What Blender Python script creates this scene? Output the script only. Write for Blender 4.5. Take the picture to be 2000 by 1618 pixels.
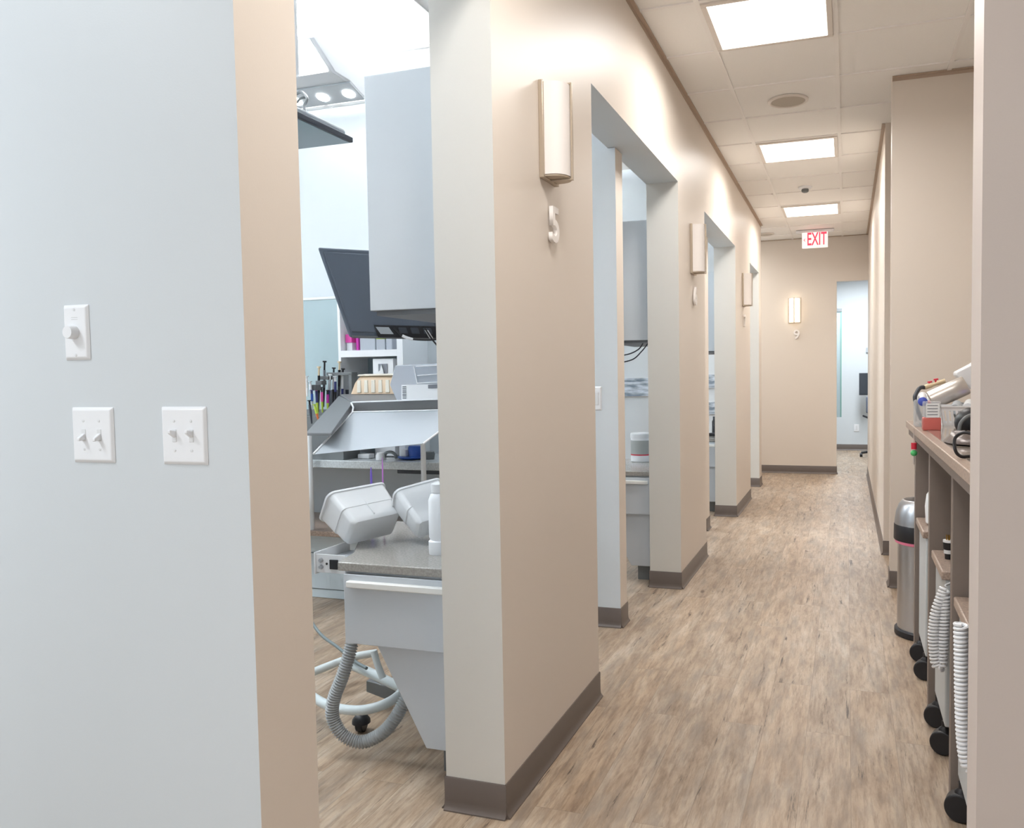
import bpy, bmesh, math, random
from mathutils import Vector, Matrix
PI = math.pi
for o in list(bpy.data.objects): bpy.data.objects.remove(o, do_unlink=True)
SC = bpy.context.scene
COL = SC.collection
random.seed(5)

# ------------------------------------------------------------------ camera
YAW, PITCH, ROLL = 0.3198, -0.0496, -0.0145
FPX, CX, CY, EYE = 1585.43, 1129.7, 814.17, 1.305
_f = Vector((-math.sin(YAW)*math.cos(PITCH), math.cos(YAW)*math.cos(PITCH), math.sin(PITCH)))
_r0 = Vector((math.cos(YAW), math.sin(YAW), 0)); _u0 = _r0.cross(_f)
_r = math.cos(ROLL)*_r0+math.sin(ROLL)*_u0; _u = -math.sin(ROLL)*_r0+math.cos(ROLL)*_u0
cd = bpy.data.cameras.new('camera'); cam = bpy.data.objects.new('camera', cd); COL.objects.link(cam)
cam.matrix_world = Matrix(((_r.x, _u.x, -_f.x, 0), (_r.y, _u.y, -_f.y, 0), (_r.z, _u.z, -_f.z, EYE), (0, 0, 0, 1)))
cd.sensor_width = 36; cd.sensor_fit = 'HORIZONTAL'; cd.lens = FPX*36/2000
cd.shift_x = (1000-CX)/2000; cd.shift_y = (CY-809)/2000
cd.clip_start = .02
SC.camera = cam

# ------------------------------------------------------------------ world, exposure, lamp strengths
w = bpy.data.worlds.new('world'); SC.world = w; w.use_nodes = True
w.node_tree.nodes['Background'].inputs[0].default_value = (.9, .95, 1, 1)
w.node_tree.nodes['Background'].inputs[1].default_value = .3
SC.view_settings.view_transform = 'Standard'; SC.view_settings.look = 'None'
SC.view_settings.gamma = 1; SC.view_settings.use_curve_mapping = False
SC.view_settings.exposure = 1.34
TROFFER = 9.7          # corridor ceiling lights, radiance of the lamp behind the diffuser
BAY = 9.0              # ceiling lights added out of view to light the treatment bays
WARM = (1, .97, .935)
COOL = (.90, .955, 1)
UPLIGHT = 95
WINDOW_FILL = 1.0               # daylight of the added window behind the viewpoint, put in as fill

def ray(x, y): return _f + _r*((x-CX)/FPX) - _u*((y-CY)/FPX)
EYEP = Vector((0, 0, EYE))
def at(x, y, Y): d = ray(x, y); return EYEP+d*(Y/d.y)       # the point at depth Y seen at x, y
def atx(x, y, X): d = ray(x, y); return EYEP+d*(X/d.x)
def atz(x, y, z): d = ray(x, y); return EYEP+d*((z-EYE)/d.z)

# ------------------------------------------------------------------ materials
def mat(name, col, rough=.5, metal=0, emit=None, estr=0, trans=0, alpha=1, bump=0, bscale=200, var=0, vscale=6, ior=1.45, coat=0):
    m = bpy.data.materials.new(name); m.use_nodes = True
    nt = m.node_tree; b = nt.nodes['Principled BSDF']
    b.inputs['Base Color'].default_value = (*col, 1); b.inputs['Roughness'].default_value = rough
    b.inputs['Metallic'].default_value = metal; b.inputs['IOR'].default_value = ior
    b.inputs['Transmission Weight'].default_value = trans; b.inputs['Alpha'].default_value = alpha
    b.inputs['Coat Weight'].default_value = coat
    if emit: b.inputs['Emission Color'].default_value = (*emit, 1); b.inputs['Emission Strength'].default_value = estr
    tc = nt.nodes.new('ShaderNodeTexCoord')
    if var:
        n = nt.nodes.new('ShaderNodeTexNoise'); n.inputs['Scale'].default_value = vscale; n.inputs['Detail'].default_value = 5
        nt.links.new(tc.outputs['Object'], n.inputs['Vector'])
        mx = nt.nodes.new('ShaderNodeMix'); mx.data_type = 'RGBA'
        mx.inputs[6].default_value = (*[c*(1-var) for c in col], 1); mx.inputs[7].default_value = (*[min(1, c*(1+var)) for c in col], 1)
        nt.links.new(n.outputs['Fac'], mx.inputs[0]); nt.links.new(mx.outputs[2], b.inputs['Base Color'])
    if bump:
        n = nt.nodes.new('ShaderNodeTexNoise'); n.inputs['Scale'].default_value = bscale; n.inputs['Detail'].default_value = 3
        nt.links.new(tc.outputs['Object'], n.inputs['Vector'])
        bp = nt.nodes.new('ShaderNodeBump'); bp.inputs['Strength'].default_value = bump; bp.inputs['Distance'].default_value = .002
        nt.links.new(n.outputs['Fac'], bp.inputs['Height']); nt.links.new(bp.outputs['Normal'], b.inputs['Normal'])
    return m
def srgb(r, g, b):
    f = lambda c: (c/255/12.92) if c <= 10 else ((c/255+.055)/1.055)**2.4
    return (f(r), f(g), f(b))

M = dict(
 beige=mat('beige_paint', srgb(226, 216, 205), .42, bump=.06, bscale=260),
 pale=mat('pale_blue_grey_paint', srgb(211, 217, 221), .45, bump=.06, bscale=260),
 jamb=mat('neutral_jamb_paint', srgb(216, 214, 208), .45, bump=.06, bscale=260),
 greige=mat('greige_paint', srgb(203, 192, 185), .5, bump=.06, bscale=260),
 base=mat('vinyl_cove_base', srgb(106, 96, 90), .38),
 tile=mat('ceiling_tile', srgb(248, 246, 243), .85, bump=.35, bscale=500, var=.03, vscale=120),
 bar=mat('ceiling_bar', srgb(246, 243, 240), .5),
 angle=mat('wall_angle', srgb(186, 166, 148), .5),
 white=mat('white_plastic', srgb(240, 242, 245), .3, bump=.02),
 whitemetal=mat('white_enamel', srgb(235, 238, 240), .25),
 offwhite=mat('off_white_plastic', srgb(226, 228, 230), .35),
 lightframe=mat('light_frame', srgb(228, 220, 212), .35),
 diff=mat('warm_diffuser', (1, 1, 1), .6, emit=WARM, estr=1.0),
 bdiff=mat('cool_diffuser', (1, 1, 1), .6, emit=COOL, estr=1.6),
 bdiff2=mat('soft_cool_diffuser', (1, 1, 1), .6, emit=COOL, estr=1.2),
 fill_glow=mat('fill_glazing', (1, 1, 1), .5, emit=(.90, .95, 1), estr=WINDOW_FILL),  # glowing panes of the added window, soft fill from behind
 spot=mat('spot_lamp', (1, 1, 1), .6, emit=(.95, .98, 1), estr=9),
 fixdiff=mat('fixture_diffuser', (.95, .97, 1), .6, emit=(.95, .98, 1), estr=.9),
 nickel=mat('brushed_nickel', srgb(192, 178, 160), .38, .55),
 glass=mat('opal_glass', srgb(244, 238, 234), .7),
 litglass=mat('lit_opal_glass', (1, 1, 1), .5, emit=(1, .84, .62), estr=1.1),
 num=mat('white_numeral', srgb(245, 240, 236), .3),
 red=mat('exit_red', srgb(225, 40, 60), .5, emit=(1, .05, .09), estr=.5),
 signface=mat('exit_face', srgb(245, 235, 232), .4, emit=(1, .93, .92), estr=.25),
 cab=mat('grey_laminate', srgb(202, 207, 211), .4),
 cab_side=mat('grey_laminate_side', srgb(200, 206, 209), .4),
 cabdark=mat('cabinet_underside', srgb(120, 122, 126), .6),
 console=mat('console_laminate', srgb(204, 209, 214), .38),
 handle=mat('handle_white', srgb(238, 238, 234), .3),
 lightblue=mat('pale_laminate', srgb(214, 226, 232), .4),
 taupe=mat('taupe_laminate', srgb(138, 126, 118), .5, var=.05, vscale=40),
 steel=mat('brushed_steel', srgb(190, 192, 196), .3, 1, bump=.05, bscale=90),
 black=mat('black_plastic', srgb(34, 34, 38), .4),
 darkgrey=mat('dark_grey_plastic', srgb(62, 66, 74), .45),
 mon=mat('monitor_back', srgb(98, 107, 120), .45),
 screen=mat('dark_screen', srgb(52, 58, 66), .15),
 screenblue=mat('reflective_screen', srgb(120, 138, 148), .12),
 midgrey=mat('mid_grey_plastic', srgb(120, 124, 126), .4),
 traygrey=mat('tray_grey', srgb(108, 110, 112), .4),
 panelgrey=mat('panel_grey', srgb(176, 182, 188), .4),
 hose=mat('grey_hose', srgb(176, 180, 182), .4),
 tube=mat('pale_tube', srgb(214, 224, 226), .3),
 cable=mat('grey_cable', srgb(120, 132, 134), .5),
 beigepl=mat('tan_plastic', srgb(205, 180, 150), .4),
 beigein=mat('cream_plastic', srgb(218, 212, 198), .4),
 clear=mat('clear_plastic', srgb(222, 230, 238), .12, trans=.5, alpha=.5, ior=1.2),
 frost=mat('frosted_plastic', srgb(226, 232, 242), .25, trans=.35, alpha=.85, ior=1.2),
 gpanel=mat('frosted_glass_panel', srgb(196, 214, 218), .2, trans=.35, ior=1.2),
 gedge=mat('green_glass_edge', srgb(120, 170, 160), .15),
 pink=mat('pink_plastic', srgb(235, 90, 180), .4), magenta=mat('magenta', srgb(200, 60, 170), .4),
 purple=mat('purple_plastic', srgb(130, 105, 205), .4), violet=mat('light_purple', srgb(205, 130, 215), .4),
 lime=mat('lime_green', srgb(190, 215, 80), .4), green=mat('green_plastic', srgb(90, 200, 120), .4),
 blue=mat('blue_plastic', srgb(52, 92, 180), .35), navy=mat('navy_label', srgb(60, 66, 120), .5),
 capblue=mat('cap_blue', srgb(70, 90, 190), .35), redp=mat('red_plastic', srgb(214, 50, 70), .35),
 salmon=mat('salmon_tub', srgb(226, 120, 112), .35, trans=.3), orange=mat('orange_tip', srgb(220, 120, 70), .4),
 paper=mat('white_paper', srgb(240, 242, 244), .8), label=mat('grey_label', srgb(170, 174, 172), .6),
 labelgrey=mat('printed_grey', srgb(130, 134, 142), .6),
 brass=mat('brass', srgb(190, 150, 80), .3, 1), cream=mat('cream_stick', srgb(215, 195, 160), .5),
 seat=mat('grey_vinyl', srgb(128, 130, 132), .4),
 bluegrey=mat('blue_grey_mesh', srgb(95, 102, 118), .5),
 hole=mat('keyhole_dark', srgb(20, 20, 22), .5),
 silver=mat('satin_silver', srgb(200, 194, 188), .35, .7),
 pouch=mat('brown_foil', srgb(96, 86, 84), .3, .3, bump=.4, bscale=60),
 cover=mat('clear_cover_sheet', srgb(150, 140, 130), .06),
 coolgrey=mat('niche_back', srgb(150, 168, 178), .6),  # plain cool grey of the shelf back and the box contents
)

def floor_mat():
    m = bpy.data.materials.new('vinyl_plank'); m.use_nodes = True; nt = m.node_tree; N = nt.nodes; L = nt.links
    b = N['Principled BSDF']; b.inputs['Roughness'].default_value = .42
    tc = N.new('ShaderNodeTexCoord'); sp = N.new('ShaderNodeSeparateXYZ'); L.new(tc.outputs['Object'], sp.inputs[0])
    cb = N.new('ShaderNodeCombineXYZ'); L.new(sp.outputs['Y'], cb.inputs['X']); L.new(sp.outputs['X'], cb.inputs['Y'])
    br = N.new('ShaderNodeTexBrick'); L.new(cb.outputs[0], br.inputs['Vector'])
    br.inputs['Color1'].default_value = (0, 0, 0, 1); br.inputs['Color2'].default_value = (1, 1, 1, 1); br.inputs['Mortar'].default_value = (.5, .5, .5, 1)
    br.inputs['Scale'].default_value = 1; br.inputs['Mortar Size'].default_value = .0008; br.inputs['Brick Width'].default_value = 1.22; br.inputs['Row Height'].default_value = .152
    br.offset = .37; br.inputs['Bias'].default_value = 0
    off = N.new('ShaderNodeVectorMath'); off.operation = 'MULTIPLY_ADD'; off.inputs[1].default_value = (37, 13, 5)
    L.new(br.outputs['Color'], off.inputs[0]); L.new(tc.outputs['Object'], off.inputs[2])
    def stretched(sx, sy, sc, det, rough=.6, dist=0):
        mp = N.new('ShaderNodeMapping'); mp.inputs['Scale'].default_value = (sx, sy, 1); L.new(off.outputs[0], mp.inputs[0])
        n = N.new('ShaderNodeTexNoise'); n.inputs['Scale'].default_value = sc; n.inputs['Detail'].default_value = det
        n.inputs['Roughness'].default_value = rough; n.inputs['Distortion'].default_value = dist
        L.new(mp.outputs[0], n.inputs['Vector']); return n.outputs['Fac']
    def ramp(src, pts):
        r = N.new('ShaderNodeValToRGB'); e = r.color_ramp.elements
        while len(e) < len(pts): e.new(.5)
        for i, (p, c) in enumerate(pts): e[i].position = p; e[i].color = (*c, 1)
        L.new(src, r.inputs[0]); return r.outputs[0]
    def mix(fac, a, c, mode='MIX'):
        x = N.new('ShaderNodeMix'); x.data_type = 'RGBA'; x.blend_type = mode
        for s, v in ((0, fac), (6, a), (7, c)):
            if hasattr(v, 'is_linked'): L.new(v, x.inputs[s])
            else: x.inputs[s].default_value = v if s == 0 else (*v, 1)
        return x.outputs[2]
    g1 = stretched(9, 1.7, 1.6, 7, .68, .4)
    base = ramp(g1, [(.3, srgb(146, 125, 106)), (.45, srgb(172, 151, 129)), (.58, srgb(187, 169, 149)), (.72, srgb(198, 186, 171))])
    fine = stretched(46, 4.5, 1.5, 7, .75)
    fr = ramp(fine, [(.36, (.55, .51, .48)), (.54, (1, 1, 1))])
    c = mix(.75, base, fr, 'MULTIPLY')
    gr = stretched(13, 2.6, 1.3, 6, .62)
    gm = ramp(gr, [(.48, (0, 0, 0)), (.74, (.75, .75, .75))])
    c = mix(gm, c, srgb(140, 130, 120))
    crack = stretched(30, 1.9, 1.2, 8, .74, .3)
    cm = ramp(crack, [(.335, (1, 1, 1)), (.40, (0, 0, 0))])
    c = mix(cm, c, srgb(82, 68, 58))
    kn = stretched(4.5, 2.6, 1.7, 2, .4)
    km = ramp(kn, [(.215, (1, 1, 1)), (.245, (0, 0, 0))])
    c = mix(km, c, srgb(112, 92, 76))
    # plank to plank tint
    pt = ramp(br.outputs['Color'], [(0, (.90, .89, .88)), (.5, (1, 1, 1)), (1, (1.0, .96, .91))])
    c = mix(1.0, c, pt, 'MULTIPLY')
    jm = N.new('ShaderNodeMath'); jm.operation = 'MULTIPLY'; jm.inputs[1].default_value = .55; L.new(br.outputs['Fac'], jm.inputs[0])
    c = mix(jm.outputs[0], c, srgb(96, 80, 68))
    L.new(c, b.inputs['Base Color'])
    bp = N.new('ShaderNodeBump'); bp.inputs['Strength'].default_value = .15; bp.inputs['Distance'].default_value = .002
    L.new(fine, bp.inputs['Height']); L.new(bp.outputs[0], b.inputs['Normal'])
    return m
M['floor'] = floor_mat()

def stone_mat(name, base, var, rough):
    m = bpy.data.materials.new(name); m.use_nodes = True; nt = m.node_tree; b = nt.nodes['Principled BSDF']; b.inputs['Roughness'].default_value = rough
    tc = nt.nodes.new('ShaderNodeTexCoord')
    n = nt.nodes.new('ShaderNodeTexNoise'); n.inputs['Scale'].default_value = 140; n.inputs['Detail'].default_value = 4
    r = nt.nodes.new('ShaderNodeValToRGB'); e = r.color_ramp.elements
    e[0].position = .35; e[0].color = (*[c*(1-var) for c in base], 1); e[1].position = .65; e[1].color = (*[min(1, c*(1+var)) for c in base], 1)
    nt.links.new(tc.outputs['Object'], n.inputs['Vector']); nt.links.new(n.outputs['Fac'], r.inputs[0]); nt.links.new(r.outputs[0], b.inputs['Base Color'])
    return m
M['stone'] = stone_mat('speckled_counter', srgb(160, 156, 150), .16, .16)
M['stonebrown'] = stone_mat('brown_speckled_top', srgb(170, 150, 136), .25, .3)
M['stonelight'] = stone_mat('pale_speckled_counter', srgb(196, 202, 204), .12, .25)

def photo_mat(name, seed):
    m = bpy.data.materials.new(name); m.use_nodes = True; nt = m.node_tree; b = nt.nodes['Principled BSDF']; b.inputs['Roughness'].default_value = .35
    tc = nt.nodes.new('ShaderNodeTexCoord'); mp = nt.nodes.new('ShaderNodeMapping'); mp.inputs['Scale'].default_value = (7, 1, 34); mp.inputs['Location'].default_value = (seed, seed, seed)
    n = nt.nodes.new('ShaderNodeTexNoise'); n.inputs['Scale'].default_value = 1.2; n.inputs['Detail'].default_value = 6
    r = nt.nodes.new('ShaderNodeValToRGB'); e = r.color_ramp.elements
    e[0].position = .35; e[0].color = (*srgb(120, 134, 148), 1); e[1].position = .6; e[1].color = (*srgb(208, 218, 228), 1)
    nt.links.new(tc.outputs['Object'], mp.inputs[0]); nt.links.new(mp.outputs[0], n.inputs['Vector']); nt.links.new(n.outputs['Fac'], r.inputs[0]); nt.links.new(r.outputs[0], b.inputs['Base Color'])
    return m
M['photo'] = photo_mat('grey_landscape_print', 3.1)

# ------------------------------------------------------------------ mesh helpers
def frame_of(d):
    d = d.normalized(); a = Vector((0, 0, 1)) if abs(d.z) < .9 else Vector((1, 0, 0))
    u = d.cross(a).normalized(); return u, d.cross(u).normalized()
class MB:
    def __init__(s): s.bm = bmesh.new()
    def face(s, vs, smooth=False, mi=0):
        try: f = s.bm.faces.new(vs)
        except ValueError: return
        f.smooth = smooth; f.material_index = mi; return f
    def hexa(s, p, mi=0, mfn=None):           # 8 points: bottom ring 0-3, top ring 4-7
        v = [s.bm.verts.new(Vector(q)) for q in p]
        for q in ((0, 3, 2, 1), (4, 5, 6, 7), (0, 1, 5, 4), (1, 2, 6, 5), (2, 3, 7, 6), (3, 0, 4, 7)):
            f = s.face([v[i] for i in q], False, mi)
            if f and mfn: f.normal_update(); f.material_index = mfn(f.normal)
        return s
    def box(s, x0, x1, y0, y1, z0, z1, mi=0, mfn=None):
        return s.hexa([(x0, y0, z0), (x1, y0, z0), (x1, y1, z0), (x0, y1, z0), (x0, y0, z1), (x1, y0, z1), (x1, y1, z1), (x0, y1, z1)], mi, mfn)
    def obox(s, c, e1, e2, e3):               # centre and three full edge vectors
        c = Vector(c); e1, e2, e3 = [Vector(e)/2 for e in (e1, e2, e3)]
        p = [c-e1-e2-e3, c+e1-e2-e3, c+e1+e2-e3, c-e1+e2-e3, c-e1-e2+e3, c+e1-e2+e3, c+e1+e2+e3, c-e1+e2+e3]
        return s.hexa(p)
    def prism(s, pts, vec, mfn=None, smooth=False, mi=0):
        vec = Vector(vec); a = [s.bm.verts.new(Vector(p)) for p in pts]; b = [s.bm.verts.new(Vector(p)+vec) for p in pts]
        fs = [s.face(list(reversed(a)), False, mi), s.face(b, False, mi)]
        n = len(pts)
        for i in range(n): fs.append(s.face([a[i], a[(i+1) % n], b[(i+1) % n], b[i]], smooth, mi))
        if mfn:
            bmesh.ops.recalc_face_normals(s.bm, faces=[f for f in fs if f])
            for f in fs:
                if f: f.material_index = mfn(f.normal)
        return s
    def ring(s, c, u, v, r, n, r2=None):
        r2 = r if r2 is None else r2
        return [s.bm.verts.new(c+u*(r*math.cos(2*PI*i/n))+v*(r2*math.sin(2*PI*i/n))) for i in range(n)]
    def skin(s, rings, cap=True, smooth=True, closed=False, mi=0):
        n = len(rings[0]); m = len(rings)
        for k in range(m if closed else m-1):
            a, b = rings[k], rings[(k+1) % m]
            for i in range(n): s.face([a[i], a[(i+1) % n], b[(i+1) % n], b[i]], smooth, mi)
        if cap and not closed: s.face(list(reversed(rings[0])), False, mi); s.face(rings[-1], False, mi)
        return s
    def cyl(s, p0, p1, r0, r1=None, n=20, mi=0):
        p0, p1 = Vector(p0), Vector(p1); u, v = frame_of(p1-p0)
        return s.skin([s.ring(p0, u, v, r0, n), s.ring(p1, u, v, r0 if r1 is None else r1, n)], mi=mi)
    def lathe(s, c, prof, axis=(0, 0, 1), n=28, mi=0):     # prof: (radius, height)
        c = Vector(c); ax = Vector(axis).normalized(); u, v = frame_of(ax)
        return s.skin([s.ring(c+ax*h, u, v, max(r, 1e-4), n) for r, h in prof], mi=mi)
    def tube(s, path, r, n=12, closed=False, rfn=None, mi=0):
        P = [Vector(p) for p in path]; m = len(P); rings = []; u = None
        for k in range(m):
            if closed: t = P[(k+1) % m]-P[k-1]
            else: t = P[min(k+1, m-1)]-P[max(k-1, 0)]
            t.normalize()
            if u is None: u, _ = frame_of(t)
            u = (u-t*u.dot(t)).normalized(); v = t.cross(u)
            rings.append(s.ring(P[k], u, v, rfn(k) if rfn else r, n))
        return s.skin(rings, closed=closed, mi=mi)
    def ball(s, c, r, n=14, sc=(1, 1, 1)):
        c = Vector(c); rings = []
        for k in range(1, n):
            a = PI*k/n
            rings.append([s.bm.verts.new(c+Vector((r*sc[0]*math.sin(a)*math.cos(2*PI*i/(2*n)), r*sc[1]*math.sin(a)*math.sin(2*PI*i/(2*n)), -r*sc[2]*math.cos(a)))) for i in range(2*n)])
        return s.skin(rings)
    def build(s, name, m, parent=None, bevel=0, seg=2, solid=0):
        me = bpy.data.meshes.new(name)
        bmesh.ops.recalc_face_normals(s.bm, faces=s.bm.faces[:])
        off = Vector((0, 0, 0)); q = parent
        if parent:
            while q: off += q.location; q = q.parent
        else:
            xs = [v.co for v in s.bm.verts]
            off = Vector(((min(v.x for v in xs)+max(v.x for v in xs))/2, (min(v.y for v in xs)+max(v.y for v in xs))/2, min(v.z for v in xs)))
        bmesh.ops.translate(s.bm, verts=s.bm.verts[:], vec=-off)
        s.bm.to_mesh(me); s.bm.free(); me.set_sharp_from_angle(angle=math.radians(40))
        for k in (m if isinstance(m, (list, tuple)) else [m]): me.materials.append(M[k])
        o = bpy.data.objects.new(name, me); COL.objects.link(o)
        if parent: o.parent = parent
        else: o.location = off
        if solid: d = o.modifiers.new('solid', 'SOLIDIFY'); d.thickness = solid; d.offset = 0
        if bevel: d = o.modifiers.new('bevel', 'BEVEL'); d.width = bevel; d.segments = seg; d.limit_method = 'ANGLE'; d.angle_limit = .6
        return o
def tag(o, label, cat, group=None, kind=None):
    o['label'] = label; o['category'] = cat
    if group: o['group'] = group
    if kind: o['kind'] = kind
    return o
def thing(name, label, cat, loc, group=None):
    o = bpy.data.objects.new(name, None); COL.objects.link(o); o.location = Vector(loc); o.empty_display_size = .1
    return tag(o, label, cat, group)
def struct(mb, name, m, bevel=0):
    o = mb.build(name, m, bevel=bevel); o['kind'] = 'structure'; return o
def kids(o): return [c for c in bpy.data.objects if c.parent == o]
def copy_tree(o, parent=None):
    c = o.copy(); COL.objects.link(c)
    if parent: c.parent = parent
    for ch in kids(o): copy_tree(ch, c)
    return c
def copy_to(o, delta, label):
    c = copy_tree(o); c.location = o.location+Vector(delta); c['label'] = label; return c
def bez(pts, n=10, closed=False):                       # Catmull-Rom through points
    P = [Vector(p) for p in pts]; out = []; m = len(P)
    g = (lambda i: P[i % m]) if closed else (lambda i: P[max(0, min(m-1, i))])
    for k in range(m if closed else m-1):
        a, b, c, d = g(k-1), g(k), g(k+1), g(k+2)
        for i in range(n):
            t = i/n
            out.append(.5*((2*b)+(c-a)*t+(2*a-5*b+4*c-d)*t*t+(3*b-a-3*c+d)*t**3))
    if not closed: out.append(P[-1])
    return out
def text_part(body, name, m, parent, origin, xaxis, yaxis, size, depth, xs=1, offset=0):
    cu = bpy.data.curves.new('t', 'FONT'); cu.body = body; cu.size = size; cu.extrude = depth/2; cu.offset = offset
    cu.align_x = 'CENTER'; cu.align_y = 'CENTER'; cu.resolution_u = 6
    tmp = bpy.data.objects.new('t', cu); COL.objects.link(tmp); bpy.context.view_layer.update()
    me = bpy.data.meshes.new_from_object(tmp.evaluated_get(bpy.context.evaluated_depsgraph_get()))
    bpy.data.objects.remove(tmp); bpy.data.curves.remove(cu)
    X, Yv = Vector(xaxis), Vector(yaxis); Zv = X.cross(Yv)
    off = Vector((0, 0, 0)); q = parent
    while q: off += q.location; q = q.parent
    c = Vector(origin)-off
    if not parent: off = Vector(origin); c = Vector((0, 0, 0))
    for v in me.vertices: v.co = c+X*v.co.x*xs+Yv*v.co.y+Zv*v.co.z
    me.materials.clear(); me.materials.append(M[m])
    o = bpy.data.objects.new(name, me); COL.objects.link(o)
    if parent: o.parent = parent
    else: o.location = off
    return o

# ------------------------------------------------------------------ room shell
H = 3.03; HEAD = 2.455
XW = -.9565; XB = -1.15
struct(MB().box(-4.8, 2.7, -2.8, 14.6, -.08, 0), 'floor', 'floor')
struct(MB().box(-4.8, 2.7, -2.8, 14.6, H+.004, H+.1), 'ceiling', 'tile')
def bw(n): return 0 if n.x > .5 else 1               # corridor side beige, the rest pale
PIL = [(-.5, .45), (2.15, 3.105), (4.835, 5.775), (7.45, 8.6), (9.5, 9.75)]
prof = [(-2.6, HEAD), (-2.6, H+.01), (9.75, H+.01)]
for a, b in reversed(PIL):
    prof += [(b, 0)] if b == 9.75 else [(b, HEAD), (b, 0)]
    prof += [(a, 0), (a, HEAD)]
prof = [p for p in prof]
struct(MB().prism([(XB, y, z) for y, z in prof], (XW-XB, 0, 0), mfn=lambda n: 0 if n.x > .5 else 2 if abs(n.y) > .5 else 1), 'wall_left', ['beige', 'pale', 'jamb'])
def partition(y0, y1, jog=None, xe=-1.11):
    b = MB(); b.box(XB-.0, xe, y0, y1, 0, HEAD-.002, mfn=bw)
    if jog:
        b.box(-2.1, XB, y0, y1, 0, H+.01, mfn=bw)
        struct(MB().box(-2.1, -2.0, y1, jog+.13, 0, H+.01), 'wall_partition', 'pale'); struct(MB().box(-4.6, -2.1, jog, jog+.13, 0, H+.01), 'wall_partition', 'pale')
    else: b.box(-4.6, XB, y0, y1, 0, H+.01, mfn=bw)
    return struct(b, 'wall_partition', ['beige', 'pale'])
partition(1.31, 1.495, xe=-1.12); partition(4.0, 4.13, 4.5); partition(6.7, 6.87)
struct(MB().box(-4.6, XB, 9.62, 9.75, 0, H+.01), 'wall_partition', 'pale')
struct(MB().box(-4.7, -4.6, -2.7, 11.03, 0, H+.01), 'wall_outer', 'pale')
struct(MB().box(-4.7, 2.7, -2.75, -2.65, 0, H+.01), 'wall_rear', 'beige')
struct(MB().box(.25, 2.6, 1.77, 1.90, 0, H+.01), 'wall_right', 'greige')
struct(MB().box(2.6, 2.7, -2.65, 1.9, 0, H+.01), 'wall_right', 'beige')
struct(MB().box(.98, 1.08, 1.90, 5.2, 0, H+.01), 'wall_right', 'beige')
struct(MB().box(.25, 1.5, 5.2, 5.33, 0, H+.01), 'wall_right', 'beige')
struct(MB().box(1.4, 1.5, 5.33, 6.13, 0, H+.01), 'wall_right', 'beige')
struct(MB().box(.25, 1.5, 6.13, 6.26, 0, H+.01).box(.25, .38, 6.26, 10.9, 0, H+.01), 'wall_right', 'beige')
bend = MB().box(-4.6, -.125, 10.9, 11.03, 0, H+.01, mfn=lambda n: 0 if n.y < -.5 else 1).box(-.125, 2.6, 10.9, 11.03, 2.462, H+.01, mfn=lambda n: 0 if n.y < -.5 else 1)
bend.box(.38, 2.6, 10.9, 11.03, 0, 2.462, mi=1)
struct(bend, 'wall_end', ['beige', 'pale'])
struct(MB().box(-2.6, 2.7, 14.3, 14.4, 0, H+.01), 'wall_far_room', 'pale')
struct(MB().box(-2.7, -2.6, 11.03, 14.4, 0, H+.01), 'wall_far_room', 'pale')
struct(MB().box(2.6, 2.7, 11.03, 14.4, 0, H+.01), 'wall_far_room', 'pale')

# added unseen window behind the viewpoint, its glowing panes fill the corridor
wn = MB().box(-3.4, 1.8, -2.655, -2.62, .52, .6).box(-3.4, 1.8, -2.655, -2.62, 2.5, 2.58).box(-3.4, -3.32, -2.655, -2.62, .6, 2.5).box(1.72, 1.8, -2.655, -2.62, .6, 2.5).box(-.84, -.76, -2.655, -2.62, .6, 2.5)
wo = struct(wn, 'added_window_1', 'white')
MB().box(-3.32, 1.72, -2.65, -2.64, .6, 2.5).build('added_window_pane', 'fill_glow', wo)

# cove base: strip plus a curved toe, run along wall faces
def cove(runs, name):
    b = MB(); t = .005; hh = .1016
    pr = [(0, 0), (.016, 0), (.0155, .004), (.010, .009), (.0065, .016), (t, .03), (t, hh-.003), (t-.002, hh), (0, hh)]
    for (x0, y0, x1, y1, nx, ny) in runs:
        d = Vector((x1-x0, y1-y0, 0)); dd = d.normalized()
        e = .004
        a = Vector((x0, y0, 0))-dd*e; L = d+dd*2*e
        b.prism([a+Vector((nx*p, ny*p, z+.0005)) for p, z in pr], L)
    return struct(b, name, 'base')
for a, b_ in PIL:
    r = [(XW, a, XW, b_, 1, 0), (XB, a, XW, a, 0, -1), (XB, b_, XW, b_, 0, 1)]
    if b_ < 9: r.append((XB, a, XB, b_, -1, 0))
    cove(r, 'baseboard_left')
cove([(-4.6, 1.31, -1.12, 1.31, 0, -1), (-1.12, 1.31, -1.12, 1.495, 1, 0), (-4.6, 1.495, -1.12, 1.495, 0, 1)], 'baseboard_left')
cove([(-2.1, 4.0, -1.11, 4.0, 0, -1), (-1.11, 4.0, -1.11, 4.13, 1, 0), (-2.0, 4.13, -1.11, 4.13, 0, 1), (-4.6, 4.5, -2.1, 4.5, 0, -1)], 'baseboard_left')
cove([(-4.6, 6.7, -1.11, 6.7, 0, -1), (-1.11, 6.7, -1.11, 6.87, 1, 0), (-4.6, 6.87, -1.11, 6.87, 0, 1)], 'baseboard_left')
cove([(-4.6, 9.62, XB, 9.62, 0, -1), (-4.6, 9.75, XB, 9.75, 0, 1)], 'baseboard_left')
cove([(-4.6, 10.9, -.125, 10.9, 0, -1), (-.125, 10.9, -.125, 11.03, 1, 0)], 'baseboard_end')
cove([(.25, 1.77, 2.6, 1.77, 0, -1), (.25, 1.77, .25, 1.9, -1, 0)], 'baseboard_right')
cove([(.25, 5.2, .98, 5.2, 0, -1), (.25, 5.2, .25, 5.33, -1, 0)], 'baseboard_right')
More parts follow.
